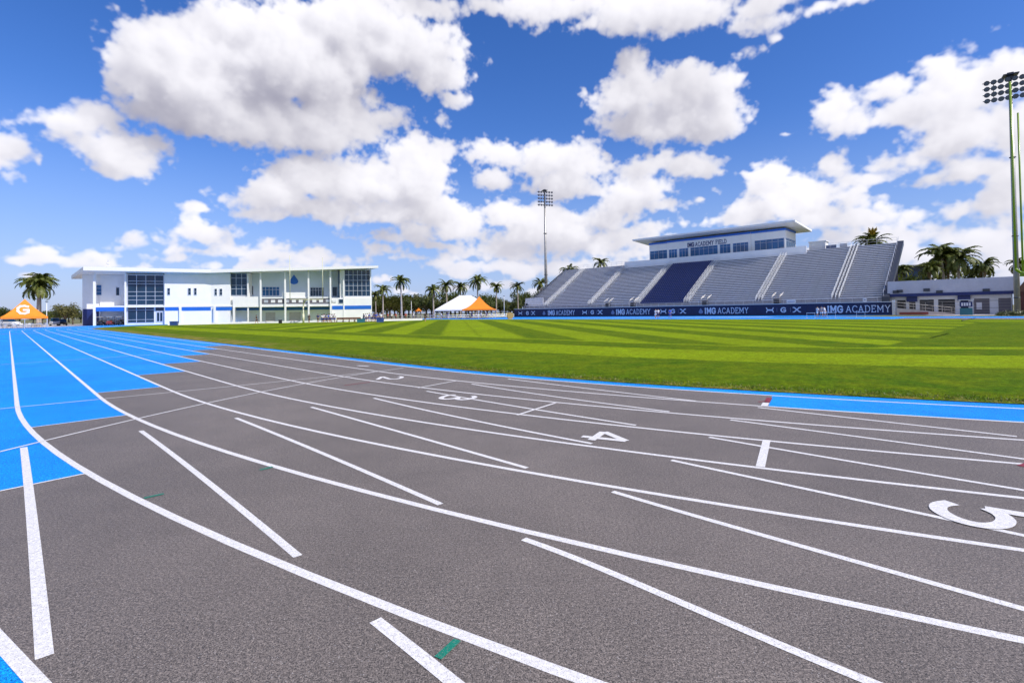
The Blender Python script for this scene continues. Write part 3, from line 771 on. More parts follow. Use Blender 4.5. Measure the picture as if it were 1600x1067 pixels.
# inner supports and rear closure so that the stand is solid from the side too
mb = MB()
a = A_BEG+3
while a < A_END-2:
    for d in (6, 12, 18, 21.5):
        z = ZS+(ZE-ZS)*(d-D0_)/(D1_-D0_)-.4; mb.tube(ST.tf(a, d, 0), ST.tf(a, d, z), .13, .13, 'steel', 6)
    a += 6.1
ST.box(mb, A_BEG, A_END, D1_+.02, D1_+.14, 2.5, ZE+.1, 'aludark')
mb.build('rear_framing', stand)
mb = MB(); pts = [ST.tf(A_BEG+i*(A_END-A_BEG)/50, D1_+.1, ZE+.1) for i in range(51)]
pts = [p for p in pts]; railrun(mb, pts[:14], 'rail', 1.15, .028); mb.build('rear_rail', stand); mb = MB(); railrun(mb, pts[37:], 'rail', 1.15, .028); mb.build('rear_rail', stand)
# ramps with hoop rails where people come up from the front
for px in (946, 985, 1097, 1208):
    a = ST.a(px, 1.4, 470); mb = MB()
    for s in (0, 1.5):
        for k in range(2):
            p = [ST.tf(a+s-k*.05, .6+k*.5, 2.5+k*.35), ST.tf(a+s-.1, .9+k*.5, 4.0+k*.35), ST.tf(a+s+.25, 2.2+k*.5, 4.6+k*.35), ST.tf(a+s+.3, 2.4+k*.5, 3.5+k*.35)]
            mb.pipe(p, .03, 'steel', 5)
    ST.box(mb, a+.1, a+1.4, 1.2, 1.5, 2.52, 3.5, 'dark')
    mb.build('entry_rail', stand)
# ------------------------------------------------------------------ press box on top of the stand
pb = empty('press_box', ST.tf(ST.a(1120, 23), 26, ZE), label='white press box with long overhanging roof behind the top row of the grandstand', category='press box')
W0 = 22.6
def pbox(px0, py0, px1, py1, d0, d1, m, mb):
    a0, z1 = ST.at(px0, py0, d0); a1, z0 = ST.at(px1, py1, d0); ST.box(mb, a0, a1, d0, d1, z0, z1, m)
zt = ST.at(1120, 366, W0)[1]                                   # wall top
zwb = ST.at(1226, 388.5, W0)[1]                                # bottom of the windows
ax = lambda px, d=W0, py=385: ST.at(px, py, d)[0]
DB = W0+9.0
ZTOP = ST.at(1226, 356, W0)[1]
mb = MB()
ST.box(mb, ax(1013), ax(1042), W0+.6, DB, ZE, ZTOP, 'white')
ST.box(mb, ax(1042)+.002, ax(1173), W0, DB-.01, ZE, ZTOP-.003, 'white')
ST.box(mb, ax(1173)+.002, ax(1227), W0+.3, DB-.02, ZE, ZTOP-.002, 'white')
mb.build('wall', pb)
mb = MB()
ST.box(mb, ax(1013)-.04, ax(1042)-.002, W0+.50, W0+.598, ZTOP-.55, ZTOP-.02, 'blueband')
ST.box(mb, ax(1042)-.04, ax(1173)+.04, W0-.10, W0-.003, ZTOP-.55, ZTOP-.02, 'blueband')
ST.box(mb, ax(1173)+.045, ax(1227)+.1, W0+.20, W0+.297, ZTOP-.55, ZTOP-.02, 'blueband')
ST.box(mb, ax(1227)+.003, ax(1227)+.10, W0+.30, DB, ZTOP-.55, ZTOP-.02, 'blueband')
mb.build('blue_trim', pb)
# roof: a thin wedge tilted up towards the field
zf = ST.at(1242, 343.5, W0-3.4)[1]
ra0 = ST.at(988, 377, W0-3.4)[0]; ra1 = ST.at(1242, 343.5, W0-3.4)[0]
zfl = ST.at(988, 377, W0-3.4)[1]
mb = MB(); n = ST.tf; t0 = .75
RB = DB+2.5
mb.hexa([n(ra0, W0-3.4, zf-.42), n(ra1, W0-3.4, zf-.42), n(ra1, RB, ZTOP-.2), n(ra0, RB, ZTOP-.2),
         n(ra0, W0-3.4, zf), n(ra1, W0-3.4, zf), n(ra1, RB, ZTOP+.35), n(ra0, RB, ZTOP+.35)], 'white_metal')
rf = mb.build('roof', pb)
mb = MB(); ST.box(mb, ax(980, 22.1, 405), ax(1263, 22.1, 390), D0_+RUN*(NR-2)+.03, D0_+RUN*(NR-2)+.25, ZS+RISE*(NR-2)-.4, zwb-.05, 'white'); ST.box(mb, ax(980, 22.1, 405), ax(1263, 22.1, 390), D0_+RUN*(NR-2)+.25, W0-.2, ZE-.5, ZE-.3, 'concrete'); mb.build('parapet', pb)
def window(pl, name, parent, a0, a1, z0, z1, d, cols, rows, glass='glass', fr='mull', fw=.07, dep=.12, rowsz=None):
    """glazed window: frame with mullions standing proud of a pane; rows may be given as fractions"""
    mb = MB(); rr = rowsz or [i/rows for i in range(rows+1)]
    for i in range(cols+1):
        x = a0+(a1-a0)*i/cols; w = fw if i in (0, cols) else fw*.7
        x0 = min(max(x-w/2, a0), a1-w); pl.box(mb, x0, x0+w, d-dep, d+.02, z0, z1, fr)
    for j, q in enumerate(rr):
        z = z0+(z1-z0)*q; w = fw if q in (0, 1) else fw*.7
        zz = min(max(z-w/2, z0), z1-w)
        pl.box(mb, a0+.003, a1-.003, d-dep+.006, d+.017, zz+.001, zz+w-.001, fr)
    f = mb.build(name, parent)
    mb = MB(); pl.box(mb, a0+.02, a1-.02, d-.03, d-.005, z0+.02, z1-.02, glass); mb.build('pane', f)
    return f
zwt = ST.at(1226, 371.3, W0)[1]
H0 = zwb+.1
for (p0, p1, c, dd, g) in ((1014, 1041, 4, .6, 'glass2'), (1045, 1058, 3, 0, 'glass2'), (1061, 1075.5, 3, 0, 'glass2'), (1078.5, 1121.5, 6, 0, 'glass2'), (1124.5, 1141.5, 3, 0, 'glass2'), (1145, 1169.5, 4, 0, 'glass2'), (1178.5, 1225, 5, .3, 'glass2')):
    window(ST, 'window', pb, ax(p0), ax(p1), H0, zwt if dd else zwt-.15, W0+dd-.003, c, 2, g, 'mull', .06, .05, [0, .72, 1])
# end wall window (faces along the stand)
def solve_d(a, px, d=25.0):
    for _ in range(40):
        p = ST.tf(a, d, 17); q = (p-CAM); # projected column
        x = 800+F*q.x/q.y
        p2 = ST.tf(a, d+.1, 17)-CAM; x2 = 800+F*p2.x/p2.y
        d += (px-x)/((x2-x)/.1)
    return d
ae = ax(1227)
EP = Plane(ST.tf(ae+.004, W0+.3, 0), ST.tf(ae+.004, DB, 0))
sgn = 1
fe = MB()
def ebox(mb, d0, d1, z0, z1, t0, t1, m): ST.box(mb, ae+t0, ae+t1, d0, d1, z0, z1, m)
ebox(fe, W0+.5, DB-.5, H0, H0+.08, .003, .06, 'mull'); ebox(fe, W0+.5, DB-.5, zwt-.08, zwt, .003, .06, 'mull'); ebox(fe, W0+.5, DB-.5, H0+.72*(zwt-H0), H0+.72*(zwt-H0)+.06, .003, .06, 'mull')
for k in range(6):
    d = W0+.5+(DB-1-W0-.08)*k/5; ebox(fe, d, d+.08, H0+.081, zwt-.081, .004, .062, 'mull')
f = fe.build('window', pb)
fe = MB(); ebox(fe, W0+.55, DB-.55, H0+.05, zwt-.05, .004, .02, 'glass'); fe.build('pane', f)
# lettering on the wall
a0, zc0 = ST.at(1074, 383.6, W0); a1, zc1 = ST.at(1135, 372.0, W0)
q1, w1 = word_quads('IMG', .27); q2, w2 = word_quads('ACADEMY FIELD', .17)
tot = w1+.45+w2; sx = (a1-a0)/tot; hgt_ = 1.05; zb = (ST.at(1104, 383.2, W0)[1]); 
mb = MB(); put_quads(mb, [[(a0+p[0]*sx, zb+p[1]*hgt_) for p in q] for q in q1], lambda a, d, z: ST.tf(a, W0+d-.002, z), 'navy')
put_quads(mb, [[(a0+(w1+.45+p[0])*sx, zb+p[1]*hgt_) for p in q] for q in q2], lambda a, d, z: ST.tf(a, W0+d-.002, z), 'navy')
mb.build('lettering', pb)
# little plant room, screen and antenna beside the press box
sp_ = empty('plant_room', ST.tf(ax(1278), 24, ZE), label='small white plant room standing on the stand beside the press box', category='plant room')
mb = MB(); pbox(1264, 379.5, 1290, 395.5, 24.2, 27, 'white', mb); mb.build('wall', sp_)
mb = MB(); a0, z1 = ST.at(1262.5, 379.4, 24.0); a1, z0 = ST.at(1291, 378.8, 24.0); ST.box(mb, a0, a1, 24.0, 27.2, z1-.02, z1+.2, 'white_metal'); mb.build('roof', sp_)
mb = MB(); pbox(1290.5, 383.5, 1307, 396, 23.6, 23.75, 'dimsilver', mb)
o = mb.build('wind_screen', None, label='grey blue screen panel on the rear rail of the stand', category='screen')
for p0, p1_, q0, q1_, nm in ((1312, 1324, 381, 392, 'taller'), (1330, 1346, 384, 393, 'wider')):
    mb = MB(); pbox(p0, q0, p1_, q1_, 23.3, 23.4, 'canvas', mb)
    for p_ in (p0+1, p1_-1): a, z = ST.at(p_, q0, 23.45); mb.tube(ST.tf(a, 23.45, ZE-.4), ST.tf(a, 23.45, z+.2), .05, .05, 'rail', 5)
    mb.build('rear_panel', None, label='pale panel on posts behind the top row of the stand, the %s of two' % nm, category='panel')
# ------------------------------------------------------------------ navy banner wall with printed names
bw = empty('banner_wall', ST.tf(45, 0, 0), label='long navy banner wall printed with white names in front of the grandstand', category='banner')
bA, bB = ST.a(803, 0, 495), ST.a(1394, 0, 490)
cuts = [bA]+[ST.a(px, 0, 490) for px in (845, 905, 950, 1025, 1082, 1180, 1262)]+[bB]
for i in range(8):
    mb = MB(); ST.box(mb, cuts[i]+.01, cuts[i+1]-.01, 0, .10, .06, BH-.06, 'navy2'); mb.build('banner_panel', bw)
mb = MB(); ST.box(mb, bA, bB, -.05, .2, BH-.055, BH+.05, 'white_metal'); ST.box(mb, bA, bB, .0, .12, 0, .055, 'aludark'); ST.box(mb, bB-.004, bB+.5, .1, .4, 0, BH+.3, 'rail')
mb.build('rail', bw)
btf = lambda a, d, z: ST.tf(a, d-.003, z)
def banner_word(p0, p1, zb=.60, hh=1.20):
    a0 = ST.a(p0, 0, 486); a1 = ST.a(p1, 0, 486)
    q1, w1 = word_quads('IMG', .23); q2, w2 = word_quads('ACADEMY', .115); tot = w1+.5+w2; sx = (a1-a0)/tot
    mb = MB(); put_quads(mb, [[(a0+p[0]*sx, zb+p[1]*hh) for p in q] for q in q1], btf, 'silver', .02)
    put_quads(mb, [[(a0+(w1+.5+p[0])*sx, zb+p[1]*hh) for p in q] for q in q2], btf, 'silver', .02); mb.build('lettering', bw)
def drop(p, zb, hh, par, tf, m, wd=.62, pl=ST, off=0):
    ac = pl.a(p, off, 486); pts = [(0, 1), (.18, .72), (.36, .45), (.40, .26), (.30, .09), (0, 0), (-.30, .09), (-.40, .26), (-.36, .45), (-.18, .72)]
    mb = MB(); P = [(ac+x*hh*wd/.62, zb+y*hh) for x, y in pts]
    mb.face([tf(x, -.025, z) for x, z in P], m)
    for (x0, z0), (x1, z1) in zip(P, P[1:]+P[:1]): mb.face([tf(x0, -.025, z0), tf(x0, 0, z0), tf(x1, 0, z1), tf(x1, -.025, z1)], m)
    return mb.build('emblem', par)
for d_, a_, b_ in ((850, 856, 898), (957.5, 962.5, 1016), (1095, 1101, 1169.5), (1284.5, 1292.5, 1391.5)):
    banner_word(a_, b_); drop(d_, .55, 1.30, bw, btf, 'dimsilver')
def logo(kind, px):
    ac = ST.a(px, 0, 486); mb = MB(); h = .95; z0 = .72
    if kind == 'h': L = [([(-.62, 1), (-.50, .66), (-.25, .42), (.25, .42), (.50, .66), (.62, 1)], .17), ([(-.62, 0), (-.50, .34), (-.25, .58), (.25, .58), (.50, .34), (.62, 0)], .17)]
    elif kind == 'g': L = [([(.36, .84), (.12, .97), (-.18, .94), (-.38, .66), (-.38, .34), (-.18, .06), (.12, .03), (.36, .18), (.38, .46), (.05, .46)], .22)]
    elif kind == 'x': L = [([(-.60, .98), (-.40, .96), (.45, .05), (.62, .02)], .20), ([(-.60, .02), (-.42, .06), (.42, .96), (.62, .98)], .20)]
    else: L = [([(0, .05), (0, .95)], .05)]
    q = []
    for pl, w in L: q += stroke_quads([(p[0], p[1]) for p in pl], w)
    put_quads(mb, [[(ac+p[0]*h*1.15, z0+p[1]*h) for p in k] for k in q], btf, 'silver' if kind != '|' else 'dimsilver', .02); mb.build('emblem', bw)
for (a_, b_, c_) in ((813, 824, 833), (913.5, 925.5, 937.5), (1036.5, 1051.5, 1067), (1203, 1224, 1245)):
    logo('h', a_); logo('g', b_); logo('x', c_); logo('|', (a_+b_)/2+.5); logo('|', (b_+c_)/2+.5)
# small paper signs on the front rail
for px, w, py in ((1229+7, 14, 468), (1351, 6, 467)):
    a0 = ST.a(px-w/2, .25, py); a1 = ST.a(px+w/2, .25, py); mb = MB(); ST.box(mb, a0, a1, .30, .33, BH+.12, BH+.75, 'canvas'); ST.box(mb, a0+.15, a1-.15, .285, .299, BH+.35, BH+.5, 'dimsilver')
    mb.build('rail_sign', None, label='white paper sign tied to the front rail above the navy banner, %s' % ('wide one' if w > 10 else 'small square one'), category='sign')
# ------------------------------------------------------------------ two-storey white clubhouse on the left
P1 = Plane(GP(147, 112), GP(330, 121)); P2 = Plane(GP(330, 121), GP(581, 131))
ch = empty('clubhouse', GP(330, 126), label='long two storey white clubhouse with blue band, glazed towers and thin overhanging roof', category='building')
def Z(pl, px, py, off=0): return pl.at(px, py, off)[1]
def prect(mb, pl, px0, py0, px1, py1, d0, d1, m, zz=None):
    a0, z1 = pl.at(px0, py0, d0); a1, z0 = pl.at(px1, py1, d0)
    zc = pl.at((px0+px1)/2, py0, d0)[1]; zd = pl.at((px0+px1)/2, py1, d0)[1]
    if zz: zd, zc = zz
    pl.box(mb, a0, a1, d0, d1, zd, zc, m); return a0, a1, zd, zc
ZF = Z(P1, 230, 477.5)                                           # height of the first floor beam
ZR = Z(P1, 230, 428.5)                                           # height of the wall head
ZR2 = Z(P2, 520, 421)
dp = 22                                                          # building depth
p1 = lambda px, off=0: P1.a(px, off, 470)
p2 = lambda px, off=0: P2.a(px, off, 470)
E1 = p1(330)-.01
# walls
mb = MB()
P1.box(mb, p1(149), p1(193), 3.2, dp, ZF, ZR, 'offwhite')          # recessed upper left bay
P1.box(mb, p1(149)-.3, p1(194), 3.9, 4.2, 0, ZF-.01, 'white')   # back of the cart bay
P1.box(mb, p1(147)-3.0, p1(149)-.01, 3.5, dp-2, 0, ZR, 'white')    # end wall
ZU = P1.at(330, 425.6, -2.0)[1]-.03
P1.box(mb, p1(257), E1, 0, dp-.05, 0, ZU-.003, 'white')
P1.box(mb, p1(194)+.01, p1(257)-.01, .6, dp-.1, 0, ZR-.006, 'white')
P2.box(mb, .0, p2(360), 0, dp-1, 0, ZU+.05, 'white')
P2.box(mb, p2(360)+.01, p2(388), .5, dp-1.05, ZF, ZU+.15, 'white')
P2.box(mb, p2(388)+.01, p2(531), 4.5, dp-1.1, ZF, max(ZR2, ZU+.3)-.02, 'shadewall')
P2.box(mb, p2(364), p2(518), 2.2, 2.5, 0, ZF-.56, 'white')
P2.box(mb, p2(518)+.01, p2(581), .0, dp-1.2, 0, ZF+1.5, 'white')
P2.box(mb, p2(531)+.01, p2(580.5), .5, dp-1.25, ZF+1.501, ZR2, 'white')
mb.build('wall', ch)
# upper floor slab edge and balcony front
mb = MB()
a0 = p2(364)+.01; a1 = p2(518)
P2.box(mb, a0, a1, -.25, 4.49, ZF-.55, ZF-.01, 'white')
z0 = ZF+1.9
P2.box(mb, a0, p2(409), -.2, .0, ZF, z0, 'white'); P2.box(mb, p2(441), p2(477), -.1, .08, ZF+.01, ZF+2.9, 'white')
P2.box(mb, p2(409)+.01, a1, -.2, -.02, ZF+1.45, ZF+1.75, 'white')
P1.box(mb, p1(149)-.6, p1(258), -.2, 3.2, ZF-.38, ZF-.012, 'white')
P1.box(mb, p1(258)+.01, E1, -.08, -.003, ZF-.38, ZF-.005, 'white'); P2.box(mb, .02, a0-.02, -.08, -.003, ZF-.38, ZF-.005, 'white')
mb.build('balcony_front', ch)
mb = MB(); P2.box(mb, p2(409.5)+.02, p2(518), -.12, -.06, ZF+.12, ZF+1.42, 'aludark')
for i in range(11):
    x = p2(410)+(p2(517)-p2(410))*i/10
    P2.box(mb, x+.35, x+(p2(517)-p2(410))/10*.82, -.17, -.125, ZF+.45, ZF+1.1, 'offwhite' if i % 3 else 'rail')
for z in (ZF+.1, ZF+1.40): P2.box(mb, p2(409.5)+.01, p2(518)+.01, -.21, -.122, z, z+.07, 'rail')
mb.build('balcony_rail', ch)
# blue bands
def band(pl, px0, px1, d, py0, py1, m='blueband'):
    mb = MB(); a0 = pl.a(px0, d, 480); a1 = pl.a(px1, d, 480); z1 = Z(pl, (px0+px1)/2, py0, d); z0 = Z(pl, (px0+px1)/2, py1, d)
    pl.box(mb, a0, a1, d-.06, d-.004, z0, z1, m); mb.build('blue_band', ch)
band(P1, 150, 193.5, -.2, 480, 486.3); band(P1, 258, 279, 0, 479.8, 485.3); band(P1, 284, 329.5, 0, 479.8, 485.3)
band(P2, 337, 363, 0, 479.8, 485); band(P2, 519, 580, 0, 477.5, 483.2)
band(P2, 369, 405, 2.2, 481, 484.8, 'blueband'); band(P2, 409, 445, 2.2, 480.5, 484.8, 'blueband'); band(P2, 448, 481, 2.2, 480, 484.5, 'blueband'); band(P2, 484, 516, 2.2, 479.5, 483.8, 'blueband')
mb = MB(); P1.box(mb, p1(147)-3.04, p1(147)-3.004, 3.6, dp-2.1, .0, ZF-.6, 'navy'); P1.box(mb, p1(147)-2.9, p1(149)-.3, 3.44, 3.496, 0, ZF-.6, 'navy'); mb.build('blue_band', ch)
# columns
for pl, px, w, d, zt_ in ((P1, 147.3, .45, -.25, ZR), (P1, 195.8, .30, -.25, ZR), (P1, 281.5, .42, -.35, ZF-.4), (P2, 335, .42, -.45, ZF-.4), (P2, 365.3, .42, -.5, ZF-.56), (P2, 387.5, .28, -.1, ZR-.1),
                           (P2, 407.3, .36, -.6, ZR2), (P2, 445.7, .36, -.6, ZR2), (P2, 482.3, .36, -.6, ZR2), (P2, 516.6, .36, -.6, ZR2), (P2, 537.3, .30, -.1, ZR2)):
    a = pl.a(px, d, 480); mb = MB(); q = pl.tf(a, d+w/2, 0)
    pl.box(mb, a-w/2, a+w/2, d, d+w, 0, zt_-.01, 'white_metal'); mb.build('column', ch)
# windows
def wpx(pl, px0, py0, px1, py1, d, c, r, g='glass', rz=None, fw=.07, nm='window', dep=.10):
    a0 = pl.a(px0, d, 450); a1 = pl.a(px1, d, 450); xm = (px0+px1)/2
    return window(pl, nm, ch, a0, a1, Z(pl, xm, py1, d), Z(pl, xm, py0, d), d-.004, c, r, g, 'mull', fw, dep, rz)
wpx(P1, 199, 429.5, 256.5, 476.8, .6, 4, 6, 'glass', [0, .17, .30, .44, .70, .79, 1], .11)
wpx(P1, 199, 479.5, 241.5, 504.5, .6, 3, 3, 'glass', [0, .20, .80, 1], .11)
wpx(P1, 242.5, 479.5, 256.5, 486, .6, 1, 1, 'glass')
f = wpx(P1, 243.5, 487, 255.5, 503.5, .6, 2, 1, 'glass', None, .2, 'glass_door')
wpx(P1, 149.8, 445, 159.2, 461.5, 3.2, 1, 3, 'glass2'); wpx(P1, 181, 449, 187, 462, 3.2, 1, 1)
for a_, b_ in ((261.3, 266), (293.6, 298.6), (303, 307.6)): wpx(P1, a_, 450, b_, 461, 0, 1, 2, 'glass')
for a_, b_ in ((335.2, 339.3), (343.1, 347.6)): wpx(P2, a_, 451, b_, 461.5, 0, 1, 2, 'glass')
wpx(P2, 360.3, 427, 386.5, 462, .5, 3, 4, 'glass', [0, .30, .46, .78, 1], .10)
wpx(P2, 388.6, 446.5, 396, 461.5, 4.5, 1, 1); wpx(P2, 409.5, 448, 437, 462.5, 4.5, 5, 2, 'glass2', [0, .68, 1], .1)
wpx(P2, 484.5, 449, 506.5, 463, 4.5, 5, 2, 'glass', [0, .68, 1], .1); wpx(P2, 519, 448, 527, 463.5, 4.5, 1, 1, 'glass', None, .1, 'glass_door')
wpx(P2, 538.3, 421.5, 578.8, 463, .5, 6, 5, 'glass', [0, .21, .40, .60, .80, 1], .11)
wpx(P2, 529, 467.3, 537, 474.2, 0, 1, 1, 'glass')
mb = MB(); P2.box(mb, p2(531)-.4, p2(531), .6, 4.4, ZF, ZR2-.2, 'glass'); mb.build('side_glazing', ch)
# doors and a small sign under the balcony
for px0, px1, m in ((372, 388, 'white'), (415, 430, 'concrete'), (452, 470, 'concrete'), (488, 496, 'white')):
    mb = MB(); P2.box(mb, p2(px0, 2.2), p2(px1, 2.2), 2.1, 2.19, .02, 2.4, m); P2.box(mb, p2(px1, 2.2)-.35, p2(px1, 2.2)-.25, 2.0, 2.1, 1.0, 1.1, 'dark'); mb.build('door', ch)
# roof, a thin slab in two flights
mb = MB()
def roofpart(pl, pa, pb_, ya0, ya1, yb0, yb1, back, m='white_metal', fo=-2.2):
    (a0, z0) = pl.at(pa, ya0, fo); (a1, z1) = pl.at(pb_, yb0, fo); u0 = pl.at(pa, ya1, fo)[1]; u1 = pl.at(pb_, yb1, fo)[1]
    n = pl.tf
    return [n(a0, fo, u0), n(a1, fo, u1), n(a0, fo, z0), n(a1, fo, z1)], a0, a1, z0, z1, u0, u1
fo = -2.0
(a0, z0) = P1.at(130, 416.8, fo); u0 = P1.at(130, 422.6, fo)[1]
am, zm = P1.at(330, 421.0, fo); um = P1.at(330, 426.2, fo)[1]
b0, zb0 = P2.at(330, 421.0, fo); b1, zb1 = P2.at(591, 415.2, fo); ub1 = P2.at(591, 418.8, fo)[1]
n1, n2 = P1.tf, P2.tf
J0 = n1(am, fo, 0)
back1 = n1(a0-2.5, dp, 0); backm = n1(am, dp, 0); back2 = n2(b1-6, dp, 0)
def P3(v, z): return (v.x, v.y, z)
fl, fr_ = n1(a0, fo, 0), n2(b1, fo, 0)
tipl = D(111.5, 430, 119); tz1 = D(111.5, 430.5, 119).z; tz0 = D(111.5, 436, 119).z
mb.hexa([P3(fl, u0), P3(J0, um), P3(backm, um+.4), P3(tipl, tz0), P3(fl, z0), P3(J0, zm), P3(backm, zm+.4), P3(tipl, tz1)], 'white_metal')
mb.hexa([P3(J0, um-.002), P3(fr_, ub1), P3(back2, ub1+.4), P3(backm, um+.398), P3(J0, zm-.002), P3(fr_, zb1), P3(back2, zb1+.4), P3(backm, zm+.398)], 'white_metal')
mb.build('roof', ch)
mb = MB(); hv = n1(p1(158), 5, Z(P1, 158, 417)); mb.tube(hv, hv+Vector((0, 0, 2.0)), .05, .05, 'rail', 5); mb.ball(hv+Vector((0, 0, 1.2)), .3, .3, .15, 'white_metal'); mb.ball(hv+Vector((0, 0, .5)), .35, .35, .12, 'white_metal'); mb.tube(hv+Vector((0, 0, -1)), hv, .2, .2, 'white_metal', 6); mb.build('weather_mast', ch)
mb_e = drop(459.8, Z(P2, 460, 444.5, 4.5), Z(P2, 460, 429, 4.5)-Z(P2, 460, 444.5, 4.5), ch, lambda a, d, z: P2.tf(a, d+4.49, z), 'blueband', .62, P2, 4.5)
# ------------------------------------------------------------------ long low building on the right
LBP = Plane(GP(1386, 98), GP(1583, 86))
lb = empty('low_building', GP(1480, 100), label='long low building with pale sloping metal roof and navy trim right of the grandstand', category='building')
a0 = LBP.a(1388); a1 = LBP.a(1581)
ze = LBP.at(1480, 459.5)[1]; zr = LBP.at(1480, 436.5, 0)[1]
mb = MB(); LBP.box(mb, a0, a1, 0, 12, 0, ze, 'offwhite'); mb.build('wall', lb)
mb = MB(); n = LBP.tf
mb.hexa([n(a0, -.8, ze), n(a1+.3, -.8, ze), n(a1+.3, 13, ze), n(a0, 13, ze), n(a0, -.3, zr), n(a1+.3, -.3, zr), n(a1+.3, 13, zr+.2), n(a0, 13, zr+.2)], mat('pale_grey_metal_roof', (.56, .55, .58), .55, noise=(.5, .08, 3, .04)))
mb.build('roof', lb)
mb = MB(); LBP.box(mb, a0, a1+.35, -1.0, -.802, ze-.30, ze+.25, 'navy'); mb.build('blue_trim', lb)
mb = MB(); LBP.box(mb, a1+.36, a1+.55, -1.0, 12, 0, zr+.3, 'white'); mb.build('end_wall', lb)
for px0, px1 in ((1417, 1433.5), (1496.5, 1516.5)):
    mb = MB(); LBP.box(mb, LBP.a(px0), LBP.a(px1), -.5, -.003, 2.4, ze-.32, 'navy'); mb.build('blue_panel', lb)
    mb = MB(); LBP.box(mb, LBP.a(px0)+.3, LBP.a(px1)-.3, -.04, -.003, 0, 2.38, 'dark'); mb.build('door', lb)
for px0, px1 in ((1402, 1415), (1437, 1459), (1466, 1492), (1522, 1546), (1560, 1580)):
    mb = MB(); LBP.box(mb, LBP.a(px0), LBP.a(px1), -.06, -.004, .1, 2.7, 'aludark' if px0 > 1500 else 'dark')
    for k in range(5): LBP.box(mb, LBP.a(px0), LBP.a(px1), -.075, -.061, .4+k*.5, .43+k*.5, 'steel')
    mb.build('shutter_door', lb)
for px, py in ((1406, 455), (1448, 453), (1468, 456), (1541, 453.5), (1400, 456)):
    a, z = LBP.at(px, py, -.7); mb = MB(); LBP.box(mb, a-.45, a+.45, -1.0, -.45, z-.25, z+.25, 'lamp'); mb.build('wall_lamp', lb)
a, z = LBP.at(1530, 478, -.1); mb = MB(); LBP.box(mb, a-.35, a+.35, -.12, -.08, z-.6, z+.6, 'canvas'); mb.build('notice', lb)
# dark block further back behind the palms
db = empty('far_building', GP(1440, 150), label='dark distant two storey block half hidden behind the right palms', category='building')
FB = Plane(GP(1411, 150), GP(1452, 148))
mb = MB(); z1 = FB.at(1430, 416)[1]; FB.box(mb, 0, FB.L, 0, 10, 0, z1, mat('dark_blue_grey_wall', (.05, .06, .09), .7)); mb.build('wall', db)
mb = MB(); FB.box(mb, -.8, FB.L+.8, -.8, 11, z1+.003, z1+.35, 'steel'); mb.build('roof', db)
for k in range(5):
    mb = MB(); x = FB.L*(k+.3)/5; FB.box(mb, x, x+.8, -.05, -.004, 8.5, z1-1.5, 'glass'); mb.build('window', db)
# a brown roofed shelter at the right edge
sh = empty('shelter', GP(1612, 84), label='dark brown shelter with pitched roof at the right edge behind the lamp post', category='shelter')
S = Plane(GP(1592, 84), GP(1625, 80)); zt1 = S.at(1592, 456)[1]; zt2 = S.at(1608, 441)[1]
mb = MB(); S.box(mb, .2, S.L, 0, 5, 0, zt1, mat('brown_boards', (.12, .035, .02), .7, noise=(4, .3))); mb.build('wall', sh)
mb = MB(); n = S.tf; m = 'wood'; L_ = S.L
mb.face([n(-.2, -.3, zt1), n(L_/2, -.3, zt2+.5), n(L_/2, 5.3, zt2+.5), n(-.2, 5.3, zt1)], m); mb.face([n(L_/2, -.3, zt2+.5), n(L_+.2, -.3, zt1), n(L_+.2, 5.3, zt1), n(L_/2, 5.3, zt2+.5)], m); mb.face([n(-.2, -.29, zt1), n(L_+.2, -.29, zt1), n(L_/2, -.29, zt2+.5)], m)
mb.build('roof', sh)
# ------------------------------------------------------------------ floodlight towers
def lamp_tower(base, top, rows, cols, wid, lean, label, yaw, r0=.32, wtop=.14, gap=.95):
    t = empty('floodlight_tower', base, label=label, category='light tower', group='floodlight towers')
    mb = MB(); mb.tube(base, (base.x, base.y, top), r0, wtop, 'steel', 14); mb.tube(base, base+Vector((0, 0, .5)), r0*1.6, r0*1.5, 'steel', 12)
    for z in (2.5, top*.33, top*.66): mb.tube((base.x, base.y, z), (base.x, base.y, z+.12), r0*1.06, r0*1.06, 'lamp', 12)
    mb.build('pole', t, True)
    c, s_ = math.cos(yaw), math.sin(yaw)
    def w(x, y, z): return Vector((base.x+x*c-y*s_, base.y+x*s_+y*c, z))
    mb = MB()
    for r in range(rows):
        z = top-.3-r*gap; mb.pipe([w(-wid/2, -.15, z), w(wid/2, -.15, z)], .06, 'lamp', 5)
    mb.box(-wid*.14, wid*.14, -.9, .9, top+.15, top+.3, 'lamp', w); mb.box(-.35, .35, -.35, .35, top-.3, top+.6, 'lamp', w)
    for x in (-wid*.3, wid*.3): mb.pipe([w(x, -.15, top-.3-(rows-1)*gap), w(x, -.15, top-.3)], .04, 'lamp', 4)
    mb.build('crossarm_frame', t)
    for r in range(rows):
        for k in range(cols):
            x = -wid/2+wid*(k+.5)/cols; z = top-.3-r*gap
            mb = MB(); a = w(x, -.25, z+.02); b = w(x, -.80, z-.22)
            mb.tube(a, b, .14, .36, 'lamp', 9); mb.tube(a-(b-a)*.35, a, .10, .16, 'lamp', 7); o = mb.build('floodlight', t)
            mb = MB(); mb.tube(b, b+(b-a)*.03, .31, .30, 'lens', 9); mb.build('lens', o)
    return t
PT = GP(1590, 75); topz = D(1581, 121, 75).z
lamp_tower(PT, topz, 4, 8, 6.1, 0, 'tall grey floodlight tower at the right edge behind the green goal post', R(-34), .36, .20, .88)
PT2 = GP(854, 176); lamp_tower(PT2, D(851, 299, 176).z, 5, 6, 5.6, 0, 'tall floodlight tower behind the left end of the grandstand', R(15), .62, .22, 1.1)
for px, Y, h, tx in ((442, 175, 11, 'thin'), (73, 118, 9, 'slim')):
    pass
